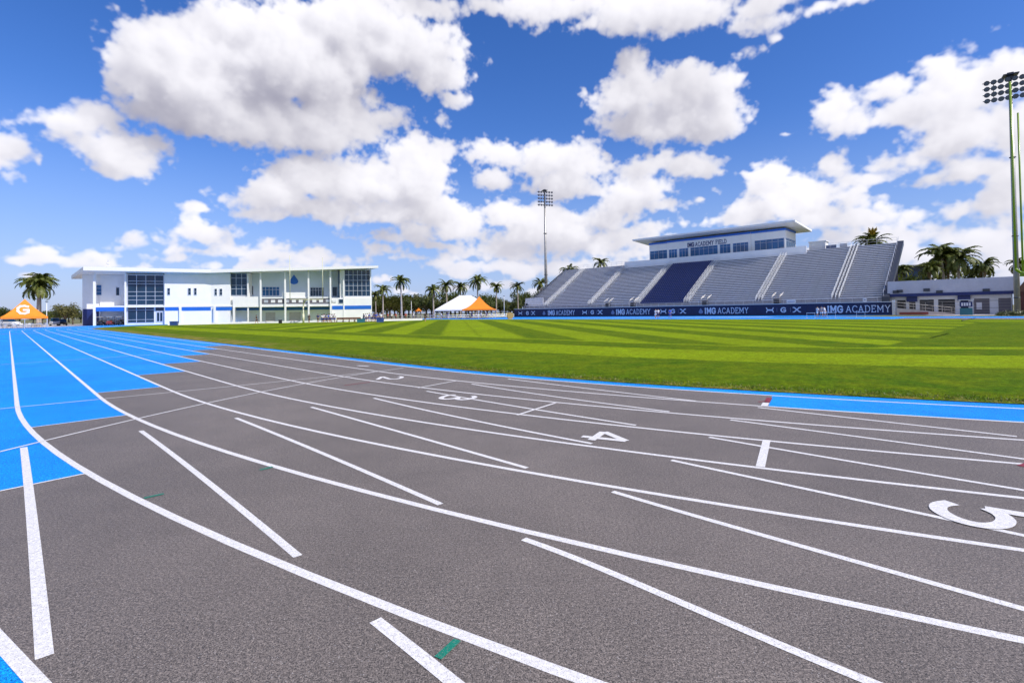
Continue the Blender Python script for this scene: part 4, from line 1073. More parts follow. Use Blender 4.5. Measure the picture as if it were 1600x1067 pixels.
# ------------------------------------------------------------------ goal posts
def goal(c0, c1, htop0, hbar, back, m, label, rr=.10, rb=.085):
    g = empty('goal_post', (c0+c1)/2, label=label, category='goal post', group='football goal posts')
    for c in (c0, c1):
        mb = MB(); mb.tube(c+Vector((0, 0, hbar+.02)), c+Vector((0, 0, htop0)), rb, rb*.9, m, 10); mb.ball(c+Vector((0, 0, htop0)), rb, rb, rb, m, 8, 4); mb.ball(c+Vector((0, 0, hbar)), rr*1.02, rr*1.02, rr*1.02, m, 10, 6)
        mb.build('upright', g, True)
    mb = MB(); mb.tube(c0+Vector((0, 0, hbar)), c1+Vector((0, 0, hbar)), rr, rr, m, 12); mb.build('crossbar', g, True)
    m0 = (c0+c1)/2; mb = MB(); pts = []
    for k in range(9):
        t = k/8*math.pi/2; pts.append(m0+back*(math.sin(t))*1.0+Vector((0, 0, hbar-.1-1.2*(1-math.cos(t)))))
    pts.append(m0+back+Vector((0, 0, 0)))
    mb.pipe(pts, .12, m, 12); mb.build('gooseneck', g, True)
    mb = MB(); b = m0+back; mb.tube(b, b+Vector((0, 0, 1.9)), .2, .2, 'goalpale', 14); mb.build('pad', g, True)
    return g
Y0 = 23.5
c0 = D(1587.4, 421, Y0); hb = c0.z; c0.z = 0
c1 = D(1598.5, 427, Y0*1.165); c1.z = 0
goal(c0, c1, D(1576.5, 129, Y0).z, hb, Vector((.70, -.71, 0))*1.9, 'goal', 'tall glossy yellow green goal post in front of the floodlight tower at right edge', .062, .046)
f0 = GP(453.5, 103); f1 = GP(504.7, 107)
goal(f0, f1, D(453, 400, 103).z, D(479, 468, 105).z, Vector((-.67, .74, 0))*1.9, 'goalpale', 'slim pale yellow goal post standing in front of the white clubhouse', .07, .06)
# ------------------------------------------------------------------ palms
def frond(mb, rg, root, az_, el0, L, m, droop=1.0, n=12, wl=.75):
    d = Vector((math.cos(az_), math.sin(az_), 0)); p = Vector(root); e = el0; seg = L/n; pts = [p.copy()]; dirs = []
    for i in range(n):
        v = d*math.cos(e)+Vector((0, 0, math.sin(e))); p = p+v*seg; pts.append(p.copy()); dirs.append(v); e -= droop*(.10+.16*i/n)
    side = Vector((-d.y, d.x, 0))
    mb.pipe(pts[::3]+[pts[-1]], .035, m, 3)
    for i in range(n):
        t = (i+.6)/n; ll = wl*math.sin(math.pi*min(1, .18+.82*t))**.6*(1 if t < .9 else .7)*L*.24
        for s in (-1, 1):
            for q in range(4):
                b = pts[i].lerp(pts[i+1], q*.25+.05); v = dirs[i]
                tip = b+(side*s*.82+v*.45+Vector((0, 0, rg.uniform(-.75, -.05)))).normalized()*ll*rg.uniform(.8, 1.15)
                w = v*(.075*L/3.2+.02)
                mb.face([b-w, b+w, tip], m)
def palm_parts(root, h, rad, seed, nf=20, yellow=False, royal=True, trunk_r=.2):
    rg = random.Random(seed)
    mb = MB(); n = 7; bend = rg.uniform(-.25, .25)
    for i in range(n):
        z0, z1 = h*i/n, h*(i+1)/n; r_ = lambda t: trunk_r*(1.25-.25*math.sin(t*2.2)-.25*t)
        mb.tube((bend*(i/n)**2, 0, z0), (bend*((i+1)/n)**2, 0, z1), r_(i/n), r_((i+1)/n), 'trunk', 9, False)
    mb.build('trunk', root, True, local=True)
    mb = MB()
    if royal: mb.tube((bend, 0, h), (bend, 0, h+rad*.32), trunk_r*.85, trunk_r*.4, 'shaft', 9)
    top = (bend, 0, h+(rad*.30 if royal else 0))
    for k in range(nf):
        el = R(rg.choice((75, 55, 40, 25, 12, -5, -22))+rg.uniform(-8, 8)); frond(mb, rg, top, k*2.399+rg.uniform(-.2, .2), el, rad*rg.uniform(.88, 1.12), 'frond', rg.uniform(.8, 1.25))
    if not royal or rg.random() < .5:
        for k in range(4): frond(mb, rg, top, rg.uniform(0, 6.28), R(-50), rad*.7, 'dryfrond', .6)
    if yellow:
        for k in range(3): frond(mb, rg, top, R(250)+k*.5, R(82), rad*.9, 'yfrond', .35)
    mb.build('crown', root, local=True)
PR = {}
def palm(px, pyc, rpx, Y, label, var=0, royal=True, yellow=False, group=None, base=None):
    """crown centre at picture (px, pyc), crown radius rpx pixels, standing at depth Y"""
    c = D(px, pyc, Y); rad = rpx*Y/F*1.05; h = c.z-(rad*.22); b = base or Vector((c.x, c.y, 0))
    key = (var, royal, yellow)
    if key not in PR:
        o = empty('palm_tree', (0, 0, 0)); palm_parts(o, 9.0, 3.2, 100+var*7, 27 if royal else 44, yellow, royal, .22 if royal else .19); PR[key] = o; first = True
    else: o = copy_tree(PR[key]); first = False
    k = rad/3.2
    o.location = (b.x, b.y, 0); o.rotation_euler = (0, 0, (px*.37+var) % 6.28); o.scale = (k, k, h/9.0)
    for c_ in COL.objects:
        if c_.parent == o and c_.name.startswith('crown'):
            # keep the crown round while the trunk is stretched
            c_.scale = (1, 1, k/(h/9.0)); c_.location = (0, 0, 9.0*(1-k/(h/9.0)))
    tag(o, label, 'palm tree', group or 'palm trees')
    return o
palm(59, 438, 30, 116, 'big dense palm rising behind the orange tent at far left', 0, False)
palm(63, 434, 24, 118, 'second trunk and crown merging into the big dense palm at far left', 1, False)
for px, pyc, r, Y, lb_, v in (
 (598, 455, 17, 165, 'palm with pinkish trunk just right of the clubhouse end', 1), (587, 462, 13, 175, 'low palm right against the clubhouse corner', 2),
 (627, 441, 19, 150, 'lone tall palm between the clubhouse and the white tent', 0), (677, 455, 17, 165, 'palm above the left end of the white marquee', 2),
 (698, 447, 17, 175, 'palm just right of the one above the marquee left end', 0), (719, 450, 17, 178, 'bushy palm above the middle of the white marquee', 1),
 (746, 441, 19, 168, 'tallest palm above the orange tent beside the marquee', 2), (775, 449, 14, 178, 'palm just right of the orange tent', 0),
 (809, 450, 15, 182, 'slim palm left of the central floodlight tower', 1), (845, 445, 17, 190, 'palm right behind the central floodlight tower', 2),
 (889, 425, 19, 215, 'palm top showing over the left end of the grandstand', 0), (938, 413, 17, 215, 'palm top showing over the stand near the press box', 1)):
    palm(px, pyc, r, Y, lb_, v)
palm(1365, 374, 29, 135, 'palm with a bright yellow frond behind the top of the stand', 3, False, True)
palm(1410, 418, 17, 128, 'palm half hidden behind the right end of the stand', 1, False)
for px, pyc, r, Y, lb_, v in ((1474, 391, 37, 112, 'largest palm of the dense clump behind the low building', 0), (1496, 396, 33, 110, 'palm leaning right in the dense clump behind the low building', 2), (1454, 415, 22, 108, 'short palm on the left side of the dense clump', 1), (1482, 408, 30, 114, 'short inner palm in the middle of the dense clump', 3),
                      (1538, 411, 24, 112, 'separate small palm right of the dense clump', 2), (1519, 424, 15, 116, 'low palm between the clump and the separate small palm', 1), (1592, 408, 19, 110, 'palm behind the floodlight tower at the right edge', 0)):
    palm(px, pyc, r, Y, lb_, v, False)
# ------------------------------------------------------------------ broadleaf trees
TR = []
def tree_proto(seed, m, n=1500):
    rg = random.Random(seed); o = empty('broadleaf_tree', (0, 0, 0)); mb = MB()
    mb.tube((0, 0, 0), (.1, 0, 2.2), .26, .18, 'bark', 8); cl = []
    for k in range(7):
        a = k*.9+rg.uniform(0, .5); e = Vector((math.cos(a)*rg.uniform(1.2, 2.6), math.sin(a)*rg.uniform(1.2, 2.6), rg.uniform(3.2, 5.4))); mb.tube((.1, 0, 2.0), e, .13, .04, 'bark', 6); cl.append(e)
    mb.build('trunk', o, True, local=True)
    for k in range(9): a = rg.uniform(0, 6.28); q = rg.uniform(0, 2.4); cl.append(Vector((math.cos(a)*q, math.sin(a)*q, rg.uniform(2.6, 6.4))))
    mb = MB()
    for i in range(n):
        c = rg.choice(cl); d = Vector((rg.gauss(0, 1), rg.gauss(0, 1), rg.gauss(0, .8))); d.normalize(); p = c+d*rg.uniform(.35, 1.35)
        if p.z < .8: continue
        a = Vector((rg.gauss(0, 1), rg.gauss(0, 1), rg.gauss(0, .6))).normalized(); b = a.orthogonal().normalized(); s = rg.uniform(.14, .30)
        mb.face([p-a*s, p+b*s*.7, p+a*s, p-b*s*.7], m)
    mb.build('crown', o, local=True); return o
protos = [tree_proto(31, 'leaf'), tree_proto(47, 'leaf2'), tree_proto(58, 'leaf')]
used = set(); rt = random.Random(3)
def tree(px, ytop, Y, label, k=None, wide=1.0):
    k = rt.randrange(3) if k is None else k
    o = protos[k] if k not in used else copy_tree(protos[k]); used.add(k)
    g = GP(px, Y); h = D(px, ytop, Y).z; s = h/7.2
    o.location = (g.x, g.y, 0); o.scale = (s*wide, s*wide, s); o.rotation_euler = (0, 0, rt.uniform(0, 6.28))
    tag(o, label, 'tree', 'trees beyond the stadium')
tree(100, 471, 135, 'rounded olive tree between the orange tent and the clubhouse', 1, 1.1)
tree(114, 478, 140, 'smaller tree against the left corner of the clubhouse', 0, 1.1)
tree(84, 482, 150, 'low tree above the parked vehicles at left', 2, 1.3)
tree(8, 480, 150, 'low tree behind the left side of the orange tent', 0, 1.4)
tree(1425, 428, 124, 'leafy tree between the stand and the right palm clump', 0, 1.0)
tree(1450, 424, 118, 'dense bush-like tree at the left foot of the palm clump', 2, 1.1)
tree(1500, 425, 118, 'dense dark tree under the right palm clump', 0, 1.3)
tree(1545, 430, 122, 'low tree at the right foot of the palm clump', 2, 1.2)
tree(884, 455, 205, 'tree beside the upper left edge of the grandstand', 0, 1.0)
x = 580
while x < 872:
    tree(x, rt.uniform(455, 472), rt.uniform(180, 215), 'dark green tree in the belt of trees behind the tents', None, rt.uniform(1.0, 1.35)); x += rt.uniform(4.5, 8.5)
for i in range(16):
    tree(rt.uniform(-60, 150), rt.uniform(482, 489), rt.uniform(170, 240), 'distant low tree on the horizon left of the clubhouse', None, 1.5)
# ------------------------------------------------------------------ tents
def tent(*a, **k):
    return tent_(*a, **k)
def tent_(px0, px1, ypk, yev, Y, label, m, base_y=None, legs=4, valance=.35, frac=.5, ridge=0, depth=None, stripes=0, gletter=False, name='canopy_tent', cat='tent', cv=1.25):
    Ya, Yb = Y if isinstance(Y, tuple) else (Y, Y); Y = (Ya+Yb)/2
    a = GP(px0, Ya); b = GP(px1, Yb); pl = Plane(a, b); wd = pl.L; dp_ = depth or wd
    t = empty(name, (a+b)/2, label=label, category=cat)
    ze_ = D((px0+px1)/2, yev, Y).z; zp = D((px0+px1)/2, ypk, Y+dp_/2).z
    mb = MB(); n = pl.tf; N = 8
    def prof(s): return 1-(1-s)**1.0 if ridge else s**cv
    # concave hip roof as rings from eave to peak
    def ring(s):
        z = ze_+(zp-ze_)*prof(s); q = s; r2 = ridge/2
        x0 = (wd/2-r2)*q; x1 = wd-x0; y0 = dp_/2*q; y1 = dp_-y0
        return [n(x0, y0, z), n(x1, y0, z), n(x1, y1, z), n(x0, y1, z)]
    R_ = [ring(i/N) for i in range(N+1)]
    for u, v in zip(R_, R_[1:]):
        for i in range(4): mb.face([u[i], u[(i+1) % 4], v[(i+1) % 4], v[i]], m)
    roof_ = mb.build('canopy', t)
    mb = MB(); r0 = ring(0); dn = Vector((0, 0, -valance))
    for i in range(4): mb.face([r0[i]+dn, r0[(i+1) % 4]+dn, r0[(i+1) % 4], r0[i]], m)
    mb.build('valance', t)
    k = legs-2
    xs = [0]+[wd*(i+1)/(k/2+1) for i in range(int(k/2))]+[wd]
    for x in xs:
        for y in (.05, dp_-.05):
            mb = MB(); p = n(min(max(x, .06), wd-.06), y, 0); mb.tube(p, p+Vector((0, 0, ze_-.05)), .05, .05, 'rail', 6); mb.build('leg', t)
    if not ridge:
        mb = MB()
        for i in range(4): mb.tube(r0[i]-Vector((0, 0, .12)), n(wd/2, dp_/2, ze_+.2), .03, .03, 'rail', 4)
        mb.build('brace_frame', t)
    if gletter:
        # letter sewn on the front slope
        q = stroke_quads([(.42, .90), (.12, 1.0), (-.26, .97), (-.50, .72), (-.50, .32), (-.26, .04), (.14, .0), (.44, .12), (.46, .46), (.06, .46)], .24)
        mb = MB(); zb = ze_+(zp-ze_)*.18; hh = (zp-ze_)*.42
        def slope(x, z, o):
            s = ((z-ze_)/(zp-ze_))**(1/1.25); return n(wd*.47+x, dp_/2*s-.03-o, z+.02)
        for i, k4 in enumerate(q): mb.face([slope(p[0]*1.45, zb+p[1]*hh, i*.004+.03) for p in k4], 'canvas')
        mb.build('lettering', roof_)
    return t, pl, ze_, wd, dp_
T1 = tent(0.5, 75, 467.5, 495, (92, 96.3), 'orange canopy tent with a big white letter on its slope at the far left edge', 'orange', gletter=True)
T2 = tent(679, 770, 461.5, 483.5, 150, 'large white marquee with a ridged roof in front of the palms', 'canvas', legs=8, ridge=3.5, depth=13, name='marquee', cat='marquee')
T3 = tent(722, 774, 463, 482.8, 140, 'orange peaked tent overlapping the right side of the white marquee', 'orange', gletter=False, depth=7, cv=1.7)
T4 = tent(649, 657, 481, 485, 170, 'tiny orange canopy far behind the people left of the marquee', 'orange', depth=2)
# emblem panel on the white marquee
mb = MB(); g = GP(742, 139.6)
z = D(750, 477, 139.9).z
pl3 = T3[1]
# tables and folding chairs under the tents
def table(loc, rz, label, grp, L=1.9):
    t = empty('folding_table', loc, rz, label=label, category='table', group=grp); mb = MB(); mb.box(-L/2, L/2, -.38, .38, .70, .75, 'whitepaint'); mb.build('tabletop', t, local=True)
    for x in (-L/2+.15, L/2-.15):
        for y in (-.3, .3): mb = MB(); mb.tube((x, y, 0), (x*.85, y, .70), .02, .02, 'rail', 5); mb.build('leg', t, local=True)
    return t
pl = T1[1]
TW = T1[3]/9.3
tb = [table(pl.tf(x*TW, y*TW, 0), math.atan2(pl.e.y, pl.e.x), 'white folding table under the orange tent at far left, %s' % w, 'tables under the orange tent') for x, y, w in ((2.0, 1.2, 'left front one'), (4.4, 1.0, 'middle one'), (6.9, 1.3, 'right front one'), (3.3, 5.0, 'one at the back'))]
def fchair():
    t = empty('folding_chair', (0, 0, 0)); mb = MB(); mb.box(-.22, .22, -.2, .2, .43, .46, 'whitepaint'); mb.build('seat', t, local=True)
    mb = MB(); mb.box(-.22, .22, .2, .23, .62, .88, 'whitepaint'); mb.build('backrest', t, local=True)
    for x in (-.2, .2): mb = MB(); mb.tube((x, .21, .88), (x, -.22, 0), .014, .014, 'rail', 5); mb.tube((x, -.18, .43), (x, .28, 0), .014, .014, 'rail', 5); mb.build('leg_frame', t, local=True)
    return t
fc = fchair(); rc = random.Random(9); k = 0
for i in range(11):
    o = fc if i == 0 else copy_tree(fc); p = pl.tf((.8+i*.78)*TW, rc.choice((2.3, 3.6, .4))*TW, 0); o.location = p; o.rotation_euler = (0, 0, rc.uniform(0, 6.28)); tag(o, 'white folding chair among the tables under the far left orange tent', 'chair', 'chairs under the orange tent')
pl = T2[1]
for i in range(14):
    o = copy_tree(fc); p = pl.tf(.8+i*.98, rc.choice((1.0, 2.4, 4.2)), 0); o.location = p; o.rotation_euler = (0, 0, rc.uniform(0, 6.28)); tag(o, 'white folding chair in the shade of the big white marquee', 'chair', 'chairs under the marquee')
for i in range(4):
    table(pl.tf(2+i*3.2, 3.2, 0), math.atan2(pl.e.y, pl.e.x), 'white folding table in the shade of the big white marquee', 'tables under the marquee')
# ------------------------------------------------------------------ golf carts and parked vehicles
def wheel(parent, x, y, r, w=.18):
    mb = MB(); mb.tube((x, y-w/2, r), (x, y+w/2, r), r, r, 'rubberblk', 14); o = mb.build('wheel', parent, local=True)
    mb = MB(); mb.tube((x, y-w/2-.01, r), (x, y+w/2+.01, r), r*.5, r*.5, 'silverpaint', 10); mb.build('hub', o, local=True); return o
def cart(loc, rz, m, label):
    t = empty('golf_cart', (0, 0, 0), label=label, category='golf cart', group='golf carts in the cart bay')
    mb = MB(); mb.box(-1.15, 1.15, -.55, .55, .28, .40, m); mb.box(.75, 1.2, -.5, .5, .40, .78, m); mb.box(-1.15, -.35, -.55, .55, .40, .68, m)
    mb.hexa([(.75, -.5, .78), (1.2, -.5, .70), (1.2, .5, .70), (.75, .5, .78), (.75, -.5, .95), (.95, -.45, .80), (.95, .45, .80), (.75, .5, .95)], m); mb.build('body', t, local=True)
    mb = MB(); mb.box(-.95, -.3, -.5, .5, .68, .80, 'seatvinyl'); mb.box(-1.0, -.85, -.5, .5, .80, 1.25, 'seatvinyl'); mb.build('seat', t, local=True)
    mb = MB(); mb.box(-1.05, .85, -.58, .58, 1.82, 1.90, 'seatvinyl'); mb.build('roof', t, local=True)
    for x in (-1.0, .78):
        for y in (-.52, .52): mb = MB(); mb.tube((x, y, .7), (x-.05*(1 if x > 0 else -1), y, 1.83), .022, .022, 'rubberblk', 6); mb.build('roof_post', t, local=True)
    mb = MB(); mb.tube((.55, .2, .75), (.35, .2, 1.05), .02, .02, 'rubberblk', 5); mb.tube((.34, .2, 1.04), (.36, .2, 1.07), .17, .17, 'rubberblk', 12); mb.build('steering_wheel', t, local=True)
    for y in (-.32, .32): mb = MB(); mb.ball((1.2, y, .6), .04, .09, .07, 'lens', 8, 5); mb.build('headlight', t, local=True)
    for x in (-.8, .85):
        for y in (-.5, .5): wheel(t, x, y, .24)
    t.location = loc; t.rotation_euler = (0, 0, rz)
ang = math.atan2(P1.e.y, P1.e.x)-math.pi/2
for px, m, lb_ in ((156.5, 'blackpaint', 'black golf cart parked nearest the corner column of the clubhouse'), (171.5, 'redpaint', 'dark red golf cart parked in the middle of the clubhouse bay'), (187, 'blackpaint', 'dark golf cart parked beside the glazed tower')):
    cart(P1.tf(P1.a(px, 1.0), 1.5, 0), ang, m, lb_)
def car(loc, rz, m, label, suv=False):
    t = empty('parked_car', (0, 0, 0), label=label, category='car', group='cars parked left of the clubhouse'); mb = MB(); h = .25 if suv else 0
    prof = [(-2.2, .35), (-2.25, .75), (-2.1, .95+h*.5), (-1.0, 1.02+h*.3), (1.0, 1.0+h*.3), (2.1, .85+h*.4), (2.25, .6), (2.2, .35)]
    for y0, y1 in ((-.88, .88),):
        a = [(x, y0, z) for x, z in prof]; b = [(x, y1, z) for x, z in prof]; mb.face(a, m); mb.face(b[::-1], m)
        for i in range(len(a)): j = (i+1) % len(a); mb.face([a[i], b[i], b[j], a[j]], m)
    mb.build('body', t, local=True); mb = MB(); rz_ = 1.45+h*1.3; bx = -2.0 if suv else -1.5
    mb.hexa([(bx, -.82, .97), (1.1, -.82, .97), (1.1, .82, .97), (bx, .82, .97), (bx+.35, -.68, rz_), (.35, -.68, rz_), (.35, .68, rz_), (bx+.35, .68, rz_)], 'glass'); o = mb.build('window', t, local=True)
    mb = MB(); mb.box(bx+.33, .37, -.69, .69, rz_, rz_+.05, m); mb.build('roof', t, local=True)
    for x in (-1.4, 1.4):
        for y in (-.8, .8): wheel(t, x, y, .34, .22)
    for y in (-.6, .6): mb = MB(); mb.box(2.18, 2.27, y-.2, y+.2, .62, .76, 'lens'); mb.build('headlight', t, local=True)
    t.location = loc; t.rotation_euler = (0, 0, rz)
car(GP(86, 122), -.9, 'silverpaint', 'silver car parked between the orange tent and the trees', True)
car(GP(97, 125), -.9, 'blackpaint', 'black car parked beside the silver one left of clubhouse')
car(GP(15, 128), -.2, 'whitepaint', 'white car parked behind the left orange tent', True)
# ------------------------------------------------------------------ people
def blob(name, joints, edges_, parent, m, lev=1):
    me = bpy.data.meshes.new(name); me.from_pydata([j[0] for j in joints], edges_, []); me.materials.append(m)
    o = bpy.data.objects.new(name, me); COL.objects.link(o)
    sk = o.modifiers.new('skin', 'SKIN'); sk.use_smooth_shade = True
    for i, j in enumerate(joints): me.skin_vertices[0].data[i].radius = (j[1], j[1] if len(j) < 3 else j[2])
    me.skin_vertices[0].data[0].use_root = True
    sb = o.modifiers.new('sub', 'SUBSURF'); sb.levels = lev; sb.render_levels = lev
    bpy.context.view_layer.update()
    dg = bpy.context.evaluated_depsgraph_get(); ev = o.evaluated_get(dg); nm = bpy.data.meshes.new_from_object(ev); nm.materials.clear(); nm.materials.append(m)
    o.modifiers.clear(); o.data = nm; o.parent = parent
    return o
def person_proto(pose):
    t = empty('person', (0, 0, 0)); st, ar, bend = pose        # stride, arm spread, bend forward
    hip = (0, 0, .95); ch_ = (bend*.25, 0, 1.28); nk = (bend*.42, 0, 1.47); hd = (bend*.55, 0, 1.57); tp = (bend*.58, 0, 1.72)
    J = [(hip, .135, .11), (ch_, .16, .12), (nk, .06), (hd, .085, .10), (tp, .075, .085)]; E = [(0, 1), (1, 2), (2, 3), (3, 4)]
    for s in (-1, 1):
        k = len(J); fx = st*s
        J += [((.0, s*.10, .90), .10), ((fx*.5+.03, s*.12, .50), .065), ((fx, s*.12, .09), .042), ((fx+.16, s*.13, .04), .035)]; E += [(0, k), (k, k+1), (k+1, k+2), (k+2, k+3)]
        k = len(J); b = bend*.36
        J += [((b, s*.20, 1.41), .06), ((b+ar*.12, s*(.27+ar*.05), 1.14), .045), ((b+ar*.38, s*(.25-ar*.04), .96+ar*.20), .032), ((b+ar*.48, s*(.24-ar*.05), .89+ar*.24), .030)]; E += [(1, k), (k, k+1), (k+1, k+2), (k+2, k+3)]
    blob('body', J, E, t, MT['skin'])
    J = [((0, 0, .93), .16, .135), (ch_, .185, .14), ((bend*.38, 0, 1.42), .13, .09)]; E = [(0, 1), (1, 2)]
    for s in (-1, 1):
        k = len(J); b = bend*.36; J += [((b, s*.21, 1.40), .08), ((b+ar*.10, s*.265, 1.20), .065)]; E += [(2, k), (k, k+1)]
    blob('shirt', J, E, t, CL['white'])
    J = [((0, 0, .96), .165, .145)]; E = []
    for s in (-1, 1): k = len(J); J += [((st*s*.12, s*.10, .84), .125), ((st*s*.42, s*.12, .58), .10)]; E += [(0, k), (k, k+1)]
    blob('shorts', J, E, t, CL['navy'])
    mb = MB(); mb.ball((bend*.56-.012, 0, 1.665), .108, .090, .095, 'hair', 10, 6); mb.build('hair', t, True, local=True)
    mb = MB(); mb.ball((bend*.56+.10, 0, 1.60), .022, .016, .02, 'skin', 6, 4)
    for y in (-.035, .035): mb.ball((bend*.56+.085, y, 1.63), .01, .012, .008, 'hair', 6, 4)
    mb.build('face', t, True, local=True)
    return t
protp = [person_proto(p) for p in ((.06, .1, 0), (.26, .7, .06), (.10, 1.0, .25), (.16, .0, .02))]
upp = set()
def person(px, Y, pose, rz, shirt, shorts, label, group=None, hgt=1.0, skin=None):
    o = protp[pose] if pose not in upp else copy_tree(protp[pose]); upp.add(pose)
    g = GP(px, Y); o.location = (g.x, g.y, .03); o.rotation_euler = (0, 0, R(rz)); o.scale = (hgt, hgt, hgt)
    for c in COL.objects:
        if c.parent == o:
            if c.name.startswith(('shirt', 'shorts')):
                c.material_slots[0].link = 'OBJECT'; c.material_slots[0].material = CL[shirt if c.name.startswith('shirt') else shorts]
            if skin and c.name.startswith('body'): c.material_slots[0].link = 'OBJECT'; c.material_slots[0].material = MT[skin]
    tag(o, label, 'person', group)
person(401, 101, 1, 200, 'black', 'black', 'person in dark clothes walking alone in front of the clubhouse columns')
person(483, 100, 0, 250, 'black', 'black', 'person in black standing between the far goal post and the players')
person(497, 101, 3, 280, 'navy', 'black', 'person in dark clothes standing just left of the player group', hgt=1.02)
sh_ = ['white', 'white', 'navy', 'white', 'royal', 'white', 'white', 'navy', 'white']
for i, px in enumerate((503, 505.5, 508, 510.5, 513, 515.5, 518, 520.5, 523)):
    person(px, 101+(i*7 % 5), (i*3) % 4, i*77, sh_[i], 'navy' if i % 2 else 'royal', 'player in %s shirt in the line right of the far goal post' % sh_[i], 'players lined up by the far goal post', .98+.02*(i % 3), 'skin2' if i % 3 == 0 else None)
cs = ['navy', 'white', 'white', 'royal', 'white', 'navy', 'royal', 'royal', 'white', 'royal', 'white', 'navy']
for i, px in enumerate((568, 571, 574, 577, 580, 583, 586, 588, 590.5, 593, 595.5, 598)):
    person(px, 100+(i*5 % 7), (i+1) % 4, i*63+20, cs[i], 'royal' if i % 2 else 'navy', 'player in %s shirt in the crowd at the clubhouse end' % cs[i], 'players crowded at the clubhouse end', .97+.02*(i % 4), 'skin2' if i % 4 == 0 else None)
for i, px in enumerate((606, 612, 619, 626, 634)):
    person(px, 122, i % 4, i*80, ('red', 'white', 'red', 'grey', 'red')[i], 'black', 'distant spectator in %s right of the player crowd' % ('red', 'white', 'red', 'grey', 'red')[i], 'spectators beyond the far bend')
person(664.5, 98, 1, 260, 'black', 'black', 'lone person in black on the grass left of the marquee')
for i, px in enumerate((646, 672, 678, 690, 700, 731, 737, 744, 752, 760, 768)):
    person(px, 135+(i*3 % 8), (i*3+1) % 4, i*70, ('white', 'navy', 'grey', 'white', 'navy')[i % 5], 'navy', 'distant person in %s shirt near the tents' % ('white', 'navy', 'grey', 'white', 'navy')[i % 5], 'people by the tents', 1)
person(1024, 96, 2, 40, 'white', 'white', 'person in white bending in front of the second printed name of the banner'); person(1028.5, 96.5, 0, 90, 'white', 'navy', 'person in white shirt and navy shorts before the banner')
person(1047, 93, 3, 100, 'royal', 'royal', 'person in royal blue standing before the navy banner')
for i, (px, s1, w) in enumerate(((1277, 'white', 'left'), (1283.5, 'grey', 'middle'), (1289, 'white', 'right'))):
    person(px, 82, (1, 0, 2)[i], 60*i, s1, 'white', 'person in %s before the last printed name of the banner, %s of three' % (s1, w))
# ------------------------------------------------------------------ rails, ramp and kiosk right of the grandstand
def fence(pts, h, label, n=8, m='rail', rails=3, r=.03):
    f = empty('rail_fence', pts[0], label=label, category='fence'); mb = MB()
    for k in range(rails): mb.pipe([p+Vector((0, 0, h*(k+1)/rails)) for p in pts], r, m, 5)
    mb.build('rail', f)
    tot = sum((b-a).length for a, b in zip(pts, pts[1:])); c = max(1, int(tot/2.4))
    for a, b in zip(pts, pts[1:]):
        q = max(1, round((b-a).length/2.4))
        for i in range(q+(1 if b == pts[-1] else 0)): p = a.lerp(b, i/q); mb = MB(); mb.tube(p, p+Vector((0, 0, h)), r*1.15, r*1.15, m, 6); mb.build('post', f)
    return f
fence([GP(1397, 92), GP(1500, 85)], 2.2, 'tall galvanised rail fence right of the banner wall', rails=4, m='steel', r=.022)
fence([GP(1522, 84), GP(1561, 82)], 2.3, 'short rail fence between the blue kiosk and the floodlight tower', rails=2, m='lamp')
fence([GP(602, 130), GP(700, 135), GP(803, 142)], 1.0, 'low rail fence beyond the far bend between clubhouse and stand', rails=2)
rp = empty('access_ramp', GP(1450, 88), label='grey access ramp with dark red panels behind the tall rail fence', category='ramp')
RP = Plane(GP(1402, 90), GP(1492, 86.5)); mb = MB(); n = RP.tf
mb.hexa([n(0, 0, 0), n(RP.L, 0, 0), n(RP.L, 1.6, 0), n(0, 1.6, 0), n(0, 0, 1.3), n(RP.L, 0, .25), n(RP.L, 1.6, .25), n(0, 1.6, 1.3)], 'concrete'); mb.build('deck', rp)
mb = MB(); RP.box(mb, .3, RP.L*.55, -.08, -.004, .15, .55, 'redpaint'); mb.build('panel', rp)
for o_ in (0.0, 1.6):
    mb = MB(); pts = [n(RP.L*k/6, o_, 1.3-1.05*k/6) for k in range(7)]; railrun(mb, pts, 'steel', 1.0, .022); mb.build('handrail', rp)
ks = empty('kiosk', GP(1510, 83), label='small blue kiosk on posts with a printed white fascia', category='kiosk')
KP = Plane(GP(1500, 83), GP(1520, 82)); mb = MB(); KP.box(mb, 0, KP.L, 0, 1.2, .05, 1.15, 'teal'); mb.build('counter', ks)
mb = MB(); KP.box(mb, 0, KP.L, 0, 1.2, 1.35, 2.15, 'navy'); mb.build('fascia', ks)
mb = MB()
for k in range(4): KP.box(mb, KP.L*(.12+.2*k), KP.L*(.12+.2*k)+.22, -.03, -.004, 1.5, 2.0, 'silver')
mb.build('print', ks)
for x in (.05, KP.L-.05):
    for y in (.05, 1.15): mb = MB(); mb.tube(KP.tf(x, y, 0), KP.tf(x, y, 2.4), .05, .05, 'rail', 6); mb.build('post', ks)
mb = MB(); KP.box(mb, -.15, KP.L+.15, -.15, 1.35, 2.4, 2.5, 'rail'); mb.build('roof', ks)
